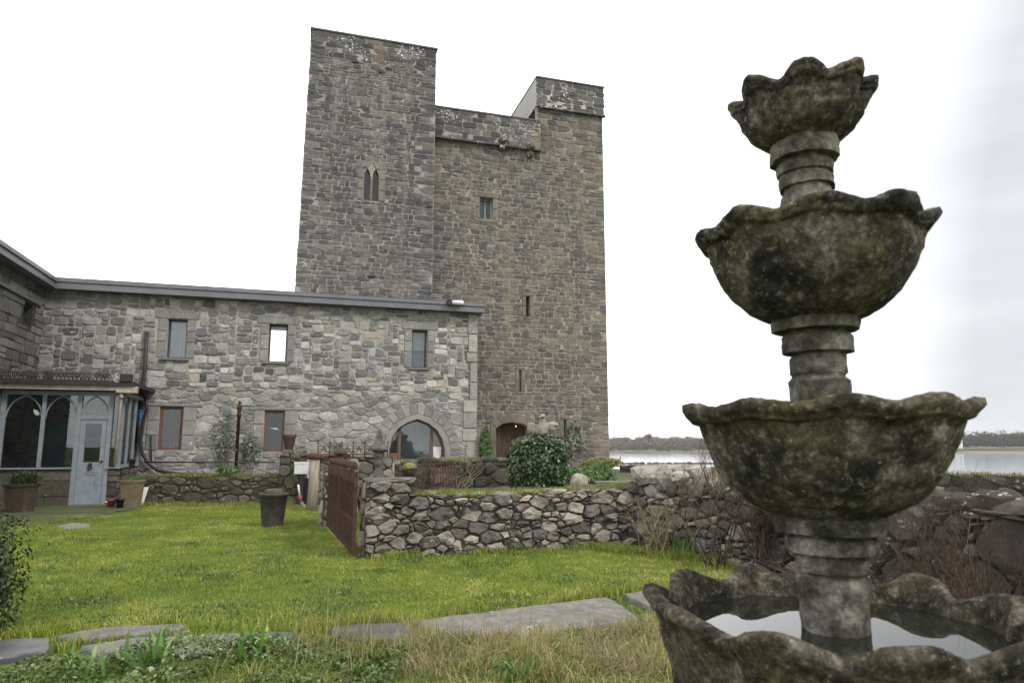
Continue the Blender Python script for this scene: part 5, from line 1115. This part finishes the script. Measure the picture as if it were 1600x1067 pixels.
keep = (dm > 2.0+nr.normal(size=len(xy))*.7) | (nr.random(len(xy)) < .3)
for f in flags: keep &= ~in_poly(xy, f)
xy = xy[keep]; r1 = nz2(xy, 1.1, 0); r2 = nz2(xy, 4.5, 7)
P = np.column_stack([xy, np.zeros(len(xy))]); hh = nr.uniform(.018,.04,len(xy))*(1+.5*r2+.3*r1)
rr = np.clip(.5+.5*r1+.45*r2+.35*nz2(xy, .35, 5)+nr.normal(size=len(xy))*.2, 0, 1)
o = obj('lawn_grass', blades('lawn_grass', P, hh, nr.uniform(.005,.009,len(xy)), M_LAWN, 1.0, rr, droop=.4), None); o['kind'] = 'stuff'; tag(o, 'short bright green mown lawn in front of the buildings', 'grass')
# longer tufts at the lawn's edges
def tufts(name, label, centres, N, rad, h, wd, mat, lean=.6, cat='grass', kind='stuff', rnd=None, seedz=0.):
    c = np.array([[x, y] for x, y in centres]); i = nr.integers(0, len(c), N); p = c[i]+nr.normal(size=(N,2))*rad; keep = np.ones(N, bool)
    for f in flags: keep &= ~in_poly(p, f)
    p = p[keep]; P = np.column_stack([p, np.full(len(p), seedz)]); o = obj(name, blades(name, P, nr.uniform(*h, len(p)), wd, mat, lean, rnd), None)
    tag(o, label, cat); o['kind'] = kind; return o
ed = [tuple(G(rng.uniform(470,1000), 0+935)[:2]) for _ in range(0)]
def along(l, n):
    o = []
    for _ in range(n):
        i = rng.randrange(len(l)-1); f = rng.random(); a, b = l[i], l[i+1]; o.append(tuple(G(a[0]+(b[0]-a[0])*f, a[1]+(b[1]-a[1])*f)[:2]))
    return o
ec0 = along([(0,900),(500,880),(900,900),(300,960)], 1)
ec = along([(0,1002),(90,998),(290,982),(460,990),(520,983),(650,972),(945,933),(1010,926)], 60)+along([(556,874),(930,857),(1040,870),(1130,880)], 70)+along([(225,790),(465,789)], 30)+along([(60,1010),(130,1017),(230,1003),(300,1001)], 12)+along([(640,1000),(660,1010),(760,1006),(905,992)], 25)
tufts('edge_grass', 'longer green grass tufts along the lawn edges and wall feet', ec, 12000, .1, (.04,.15), .007, M_LAWN, .9)
tufts('clover_patches', 'low dark clover and moss patches scattered in the lawn', [tuple(G(rng.uniform(60,1000), rng.uniform(815,975))[:2]) for _ in range(90)], 9000, .13, (.02,.05), .012, M_WEED, 1.4)
# rough foreground
fg = q((330,1045),(460,1012),(520,1014),(650,1012),(760,1012),(860,1002),(1000,978),(1100,955),(1250,935),(1480,945),(2000,1200),(300,1200))
N = 95000; xy = np.stack([nr.uniform(-2.6,4.3,N), nr.uniform(3.0,6.6,N)], 1); xy = xy[in_poly(xy, fg)]
for f in flags: xy = xy[~in_poly(xy, f)]
n1 = nz2(xy, 2.2, 3); n2 = nz2(xy, 6, 9); P = np.column_stack([xy, np.zeros(len(xy))]); hh = nr.uniform(.04,.17,len(xy))*(1+1.2*n1+.9*n2)
kx = np.clip((xy[:,0]+1.2)/1.8, 0, 1); rr = np.clip(nr.random(len(xy))*.75+.1+.5*n1*kx+.18*kx, 0, 1)
o = obj('rough_grass', blades('rough_grass', P, np.maximum(hh,.03), nr.uniform(.004,.008,len(xy)), M_ROUGH, 1.3, rr, droop=.5), None); o['kind'] = 'stuff'; tag(o, 'tangled rough grass with dead straw in the foreground', 'grass')
cl = [tuple(G(rng.uniform(480,1000), rng.uniform(1010,1062))[:2]) for _ in range(34)]+[tuple(G(rng.uniform(440,700), rng.uniform(1015,1060))[:2]) for _ in range(14)]
tufts('dead_stalks', 'tall dry straw stalks standing in the foreground grass', cl, 260, .09, (.2,.52), .004, M_STRAW, .5)
cl = [tuple(G(rng.uniform(620,1080), rng.uniform(985,1060))[:2]) for _ in range(40)]
tufts('straw_tufts', 'matted beige straw tufts among the foreground weeds', cl, 5200, .08, (.08,.2), .005, M_STRAW, 1.6)
# low leafy weeds
wp = q((-120,1050),(20,1046),(120,1045),(330,1020),(470,1008),(540,1018),(640,1030),(560,1200),(-200,1200))
N = 60000; xy = np.stack([nr.uniform(-5.2,.2,N), nr.uniform(3.2,5.6,N)], 1); xy = xy[in_poly(xy, wp)]
for f in flags: xy = xy[~in_poly(xy, f)]
n1 = nz2(xy, 2.6, 13); n2 = nz2(xy, 8, 2); keep = n1+.4*nr.random(len(xy)) > -.12; xy = xy[keep]; n1 = n1[keep]; n2 = n2[keep]
P = np.column_stack([xy, np.maximum(.01, (.09+.16*n1+.06*n2)*nr.uniform(.55,1,len(xy)))]); nn = nr.normal(size=P.shape)*.55; nn[:,2] += .8
o = obj('low_weeds', leaves('low_weeds', P, nr.uniform(.02,.042,len(P)), nn, M_WEED, .55, np.clip(nr.random(len(P))*.8+.3*n1+.15, 0, 1)), None); o['kind'] = 'stuff'; tag(o, 'dense low green weeds along the front of the path', 'weeds')
def bulbs(px, py, n, h, label, wd=.022):
    P = G(px, py); t = np.column_stack([nr.normal(size=n)*.07+P.x, nr.normal(size=n)*.06+P.y, np.zeros(n)])
    m_ = MB()
    for x, y, _ in t:
        a = rng.uniform(0, 6.28); l = rng.uniform(.15,.9); hh = h*rng.uniform(.6,1.1); dx, dy = math.cos(a), math.sin(a); sx_, sy_ = -dy, dx; vs = []; k = 6
        for i in range(k+1):
            f = i/k; r_ = hh*l*f**1.6*.8; z = hh*(f-.55*l*f**3); ww = wd*.5*(1-.9*f**3); vs += [(x+dx*r_-sx_*ww, y+dy*r_-sy_*ww, z), (x+dx*r_, y+dy*r_, z-ww*.35), (x+dx*r_+sx_*ww, y+dy*r_+sy_*ww, z)]
        m_.add(vs, [(3*i+e, 3*i+e+1, 3*i+e+4, 3*i+e+3) for i in range(k) for e in range(2)], 0, rng.random(), True)
    tag(obj('daffodil_clump', m_, M_DAFF, None, tuple(P)), label, 'plant', 'clumps of bulb leaves')
bulbs(1068,868,75,.36,'tall clump of strap leaves at the foot of the drystone wall', .022)
bulbs(392,1036,26,.3,'clump of bulb leaves on the path edge right of the wet slab', .03)
bulbs(232,1048,24,.3,'clump of bulb leaves among weeds in front of the pale flagstone', .03)
bulbs(130,1062,17,.24,'small clump of bulb leaves at the bottom left corner', .028)
bulbs(800,1066,20,.2,'short clump of bulb leaves in the rough grass at the bottom edge', .024)
# ------------------------------------------------------------------ shrubs, ivy, hedge
def blob_leaves(name, t, fn, N, size, mat, asp=.7, rnd_hi=1., jit=.5):
    d = unit(nr.normal(size=(N,3))); k = np.array([fn(Vector(x)) for x in d]); dep = 1-.22*nr.random(N)**2; p = d*(k*dep)[:,None]
    return p, d
def mound(name, label, cat, c, dims, N, size, mat, blocky=.4, rough=.14, asp=.75, core=True, base=None, seed=1, zcut=None):
    c = Vector(c); b = base or (c.x, c.y, c.z-dims[2]); t = thing(name, label, cat, b); d = unit(nr.normal(size=(N,3))); p = []
    for x in d:
        v = Vector(x); m_ = max(abs(v.x),abs(v.y),abs(v.z)); v = v.lerp(v/m_*.85, blocky); k = 1+rough*noise.noise(v*2.4+Vector((seed,0,0)))+rough*.7*noise.noise(v*5.5+Vector((0,seed,0)))+.55*max(0, noise.noise(v*8+Vector((seed,seed,0)))-.38); p.append((v.x*k*dims[0], v.y*k*dims[1], v.z*k*dims[2]))
    p = np.array(p); dep = 1-.3*nr.random(N)**2.2; P = p*dep[:,None]+np.array(c)
    if zcut is not None: kk = P[:,2] > zcut; P, d = P[kk], d[kk]
    nn = d*np.array([1/dims[0],1/dims[1],1/dims[2]])*dims[0]+nr.normal(size=d.shape)*.55+np.array([0,0,.25])
    obj('foliage', leaves('foliage', P, nr.uniform(.7,1.3,len(P))*size, nn, mat, asp, None, b), None, t)
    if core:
        m = MB(); m.rock(tuple(c), (dims[0]*.8,dims[1]*.8,dims[2]*.8), seed, 0, .5, 3, .2, blocky); obj('dark_core', m, M_MORTD, t)  # dark inner core added to block gaps, standing in for shade inside
        m = MB(); 
        for _ in range(10): a = rng.uniform(0,6.28); m.tube([(c.x+.1*math.cos(a),c.y+.1*math.sin(a),b[2]), (c.x+dims[0]*.7*math.cos(a),c.y+dims[1]*.7*math.sin(a),c.z+dims[2]*rng.uniform(-.2,.6))], [.02,.008], 5)
        obj('branches', m, M_TWIG, t)
    return t
Yb = 12.6; P = AY(841,726,Yb); k = Yb/1079
mound('ivy_bush', 'rounded bush of dark glossy ivy below the stone eagle', 'bush', (P.x,P.y,P.z), (49*k,.5,48*k), 9000, .062, M_IVY, .5, .13, .85, True, (P.x,P.y,TZ), 4)
Q = AY(848,684,Yb); mound('ivy_tuft', 'small ivy tuft between the big ivy bush and the eagle', 'bush', (Q.x,Q.y,Q.z-.05), (.22,.2,.14), 420, .07, M_IVY, .2, .2, .85, False, (Q.x,Q.y,Q.z-.2), 5)
def eagle():
    k = Yb/1079; t = AY(846,681,Yb); m = MB(); w = lambda px, py, dy=0: (AY(px,py,Yb).x, Yb+dy, AY(px,py,Yb).z)
    bm = bmesh.new()
    def ell(c, d, rot=(0,0,0)):
        r_ = bmesh.ops.create_icosphere(bm, subdivisions=3, radius=1, matrix=Matrix.Translation(c) @ Matrix.Rotation(rot[1], 4, 'Y') @ Matrix.Diagonal((*d, 1)))
    ell(w(848,671), (.10,.11,.17)); ell(w(849,658,-.03), (.045,.05,.08)); ell(w(848,650.5,-.05), (.05,.07,.045)); ell(w(842.5,651.5,-.1), (.045,.035,.018))
    for px, py, dx, dz, rt in ((834,665,.12,.05,.35),(828,669,.055,.10,.15),(834,671,.05,.10,.1),(840,673,.05,.09,0)): ell(w(px,py,.03), (dx,.06,dz), (0,rt,0))
    for px, py, dx, dz, rt in ((860,664,.12,.06,-.2),(865,664,.10,.045,-.1),(862,669,.07,.09,-.3)): ell(w(px,py,.03), (dx,.06,dz), (0,rt,0))
    ell(w(847,683,.05), (.09,.09,.1))
    me = bpy.data.meshes.new('eagle_statue'); bm.to_mesh(me); bm.free(); me.transform(Matrix.Translation(-t)); me.materials.append(M_STAT)
    o = bpy.data.objects.new('eagle_statue', me); COL.objects.link(o); o.location = t; BASE[o.name] = t
    r_ = o.modifiers.new('r', 'REMESH'); r_.mode = 'VOXEL'; r_.voxel_size = .014; r_.use_smooth_shade = True
    tag(o, 'weathered stone eagle with spread wings above the ivy bush', 'statue')
eagle()
P = AY(758,698,21.6); mound('climbing_ivy', 'narrow column of ivy climbing between the arched window and the tower door', 'ivy', (P.x,P.y,P.z), (.17,.16,.55), 900, .1, M_SHRUB, .2, .3, .8, True, (P.x,P.y,TZ), 8)
P = AY(912,742,15); mound('green_shrub', 'bright green low shrub beside the boulders right of the ivy bush', 'shrub', (P.x,P.y,P.z-.1), (.42,.35,.28), 1500, .06, M_SHRUB, .2, .3, .7, True, (P.x,P.y,TZ), 9)
P = AY(936,742,15.5); mound('green_shrub', 'bright green shrub against the sea wall left of the slab bench', 'shrub', (P.x,P.y,P.z-.05), (.36,.3,.3), 1500, .055, M_SHRUB, .2, .3, .7, True, (P.x,P.y,TZ), 10)
P = AY(942,723,19.5); mound('moss_cushion', 'yellow green mossy ivy cushion at the foot of the tower corner', 'moss', (P.x,P.y,P.z), (.55,.4,.14), 2200, .05, M_MOSS, .2, .3, .8, True, (P.x,P.y,P.z-.4), 11)
P = AY(895,690,23.2); mound('wall_creeper', 'thin green creeper on the tower wall below the narrow slit', 'creeper', (P.x,P.y,P.z), (.3,.12,.6), 260, .09, M_HEDGE, .1, .5, .7, False, (P.x,P.y,TZ), 12)
for px, py, w_, h_, l in ((350,690,.32,.6,'wispy creeper on the wing wall left of the rusty post'),(393,705,.3,.42,'small wispy creeper on the wing wall right of the rusty post')):
    P = B2W(bl(px,py,-.2)[0], -.2); z = bl(px,py,-.2)[1]; mound('wall_creeper', l, 'creeper', (P.x,P.y,z), (w_,.14,h_), 380, .06, M_HEDGE, .1, .6, .6, False, (P.x,P.y,TZ), px)
P = AY(358,735,17.4); mound('ledge_plant', 'bright leafy plant on the mossy retaining wall', 'plant', (P.x,P.y,P.z), (.3,.15,.12), 240, .08, M_SHRUB, .1, .4, .5, False, (P.x,P.y,P.z-.1), 14)
h0, h1 = G(44,985), G(30,830); mound('hedge', 'dark clipped hedge at the left edge of the lawn', 'hedge', (-4.34,5.35,.44), (.6,.36,.53), 9000, .035, M_HEDGE, .75, .1, .7, True, (-4.34,5.35,0), 15, 0)
def twigs(name, label, base, n, h, spread, mat, depth=3, seed=1, rad=.009, up=.5, cat='shrub', group=None):
    r = random.Random(seed); m = MB(); b = Vector(base)
    def go(p, d, l, rd, k):
        pts = [p]; q = p; dd = d
        for i in range(4): dd = (dd+Vector((r.uniform(-1,1), r.uniform(-1,1), r.uniform(-.4,.8)*up))*.22).normalized(); q = q+dd*l/4; pts.append(q)
        m.tube(pts, [rd*(1-.12*i) for i in range(5)], 4 if k > 1 else 3, 0, r.random())
        if k > 0:
            for i in range(r.choice((2,3,3,4))):
                a = r.randint(1,4); go(pts[a], (dd+Vector((r.uniform(-1,1), r.uniform(-1,1), r.uniform(-.3,.8)))*.75).normalized(), l*r.uniform(.45,.75), rd*.55, k-1)
    for i in range(n):
        a = r.uniform(0,6.28); go(b+Vector((r.gauss(0,spread*.25), r.gauss(0,spread*.25), -.02)), Vector((math.cos(a)*spread, math.sin(a)*spread, 1)).normalized(), h*r.uniform(.45,.7), rad, depth)
    return tag(obj(name, m, mat, None, tuple(b)), label, cat, group)
twigs('bare_shrub', 'pale dry bush of thin stems at the corner of the garden wall', G(1038,868), 30, .8, .45, M_STRAW, 2, 3, .007)
twigs('bare_shrub', 'tall grey brown leafless bush against the drystone wall', G(1118,885), 9, 1.35, .32, M_TWIG, 4, 5, .011)
twigs('bare_shrub', 'upright dark leafless stems close to the fountain column', G(1190,893), 16, 1.1, .16, M_TWIGR, 3, 7, .012)
for i, (x, y, l) in enumerate(((2.75,4.7,'dark thorny bush tangled behind the fountain column'),(2.95,4.5,'dark leafless bush reaching above the drystone wall towards the water'),(3.35,4.6,'spiky leafless bush low against the big wall slabs'))):
    twigs('bare_shrub', l, (x,y,0), (17,15,13)[i], (.8,1.2,.8)[i], .65, M_TWIGR, 4, 20+i, .009)
twigs('bare_shrub', 'brown twiggy bush in the inner garden left of the small rusty gate', AY(668,765,12.4), 22, .62, .35, M_TWIG, 3, 31, .007)
twigs('bare_shrub', 'thin brown stems beside the tower doorway behind the ivy bush', AY(782,725,14.5), 12, .75, .25, M_TWIG, 3, 32, .006)
p = [G(1100,1067,.25), G(1085,1035,.32), G(1062,1010,.4), G(1045,992,.45)]; m = MB(); m.tube([Vector(G(1135,1110,.0))]+p, [.009,.008,.007,.005,.003], 6); tag(obj('bramble_stem', m, simple('purple bramble', (.09,.05,.06), (.15,.10,.10), 12), None, (p[0].x,p[0].y,0)), 'single purplish bramble stem arching up left of the basin', 'stem')
# small plants on walls
cl = [tuple(AY(x,760,14.4)[:2]) for x in (612,618,655,715,735,752)]
t_ = tufts('garden_grass', 'fresh grass blades growing in the inner garden behind the wall', [tuple(B2W(rng.uniform(sp+.2,ge-.2), gt+rng.uniform(.6,1.3))[:2]) for _ in range(40)], 5000, .15, (.05,.22), .008, M_SHRUB, .6, seedz=TZ)
# ------------------------------------------------------------------ haze over the estuary
m = MB(); m.box(-900, 1500, -310, 1000, -6.2, 26)
hm = bpy.data.materials.new('haze'); hm.use_nodes = True; ht = hm.node_tree; ht.nodes.clear()
pv = ht.nodes.new('ShaderNodeVolumePrincipled'); pv.inputs['Color'].default_value = (.9,.92,.96,1); pv.inputs['Density'].default_value = .00026; pv.inputs['Anisotropy'].default_value = .2
ho = ht.nodes.new('ShaderNodeOutputMaterial'); ht.links.new(pv.outputs[0], ho.inputs['Volume'])
o = obj('haze', m, hm); o['kind'] = 'stuff'; tag(o, 'thin pale haze softening the far shore', 'haze')
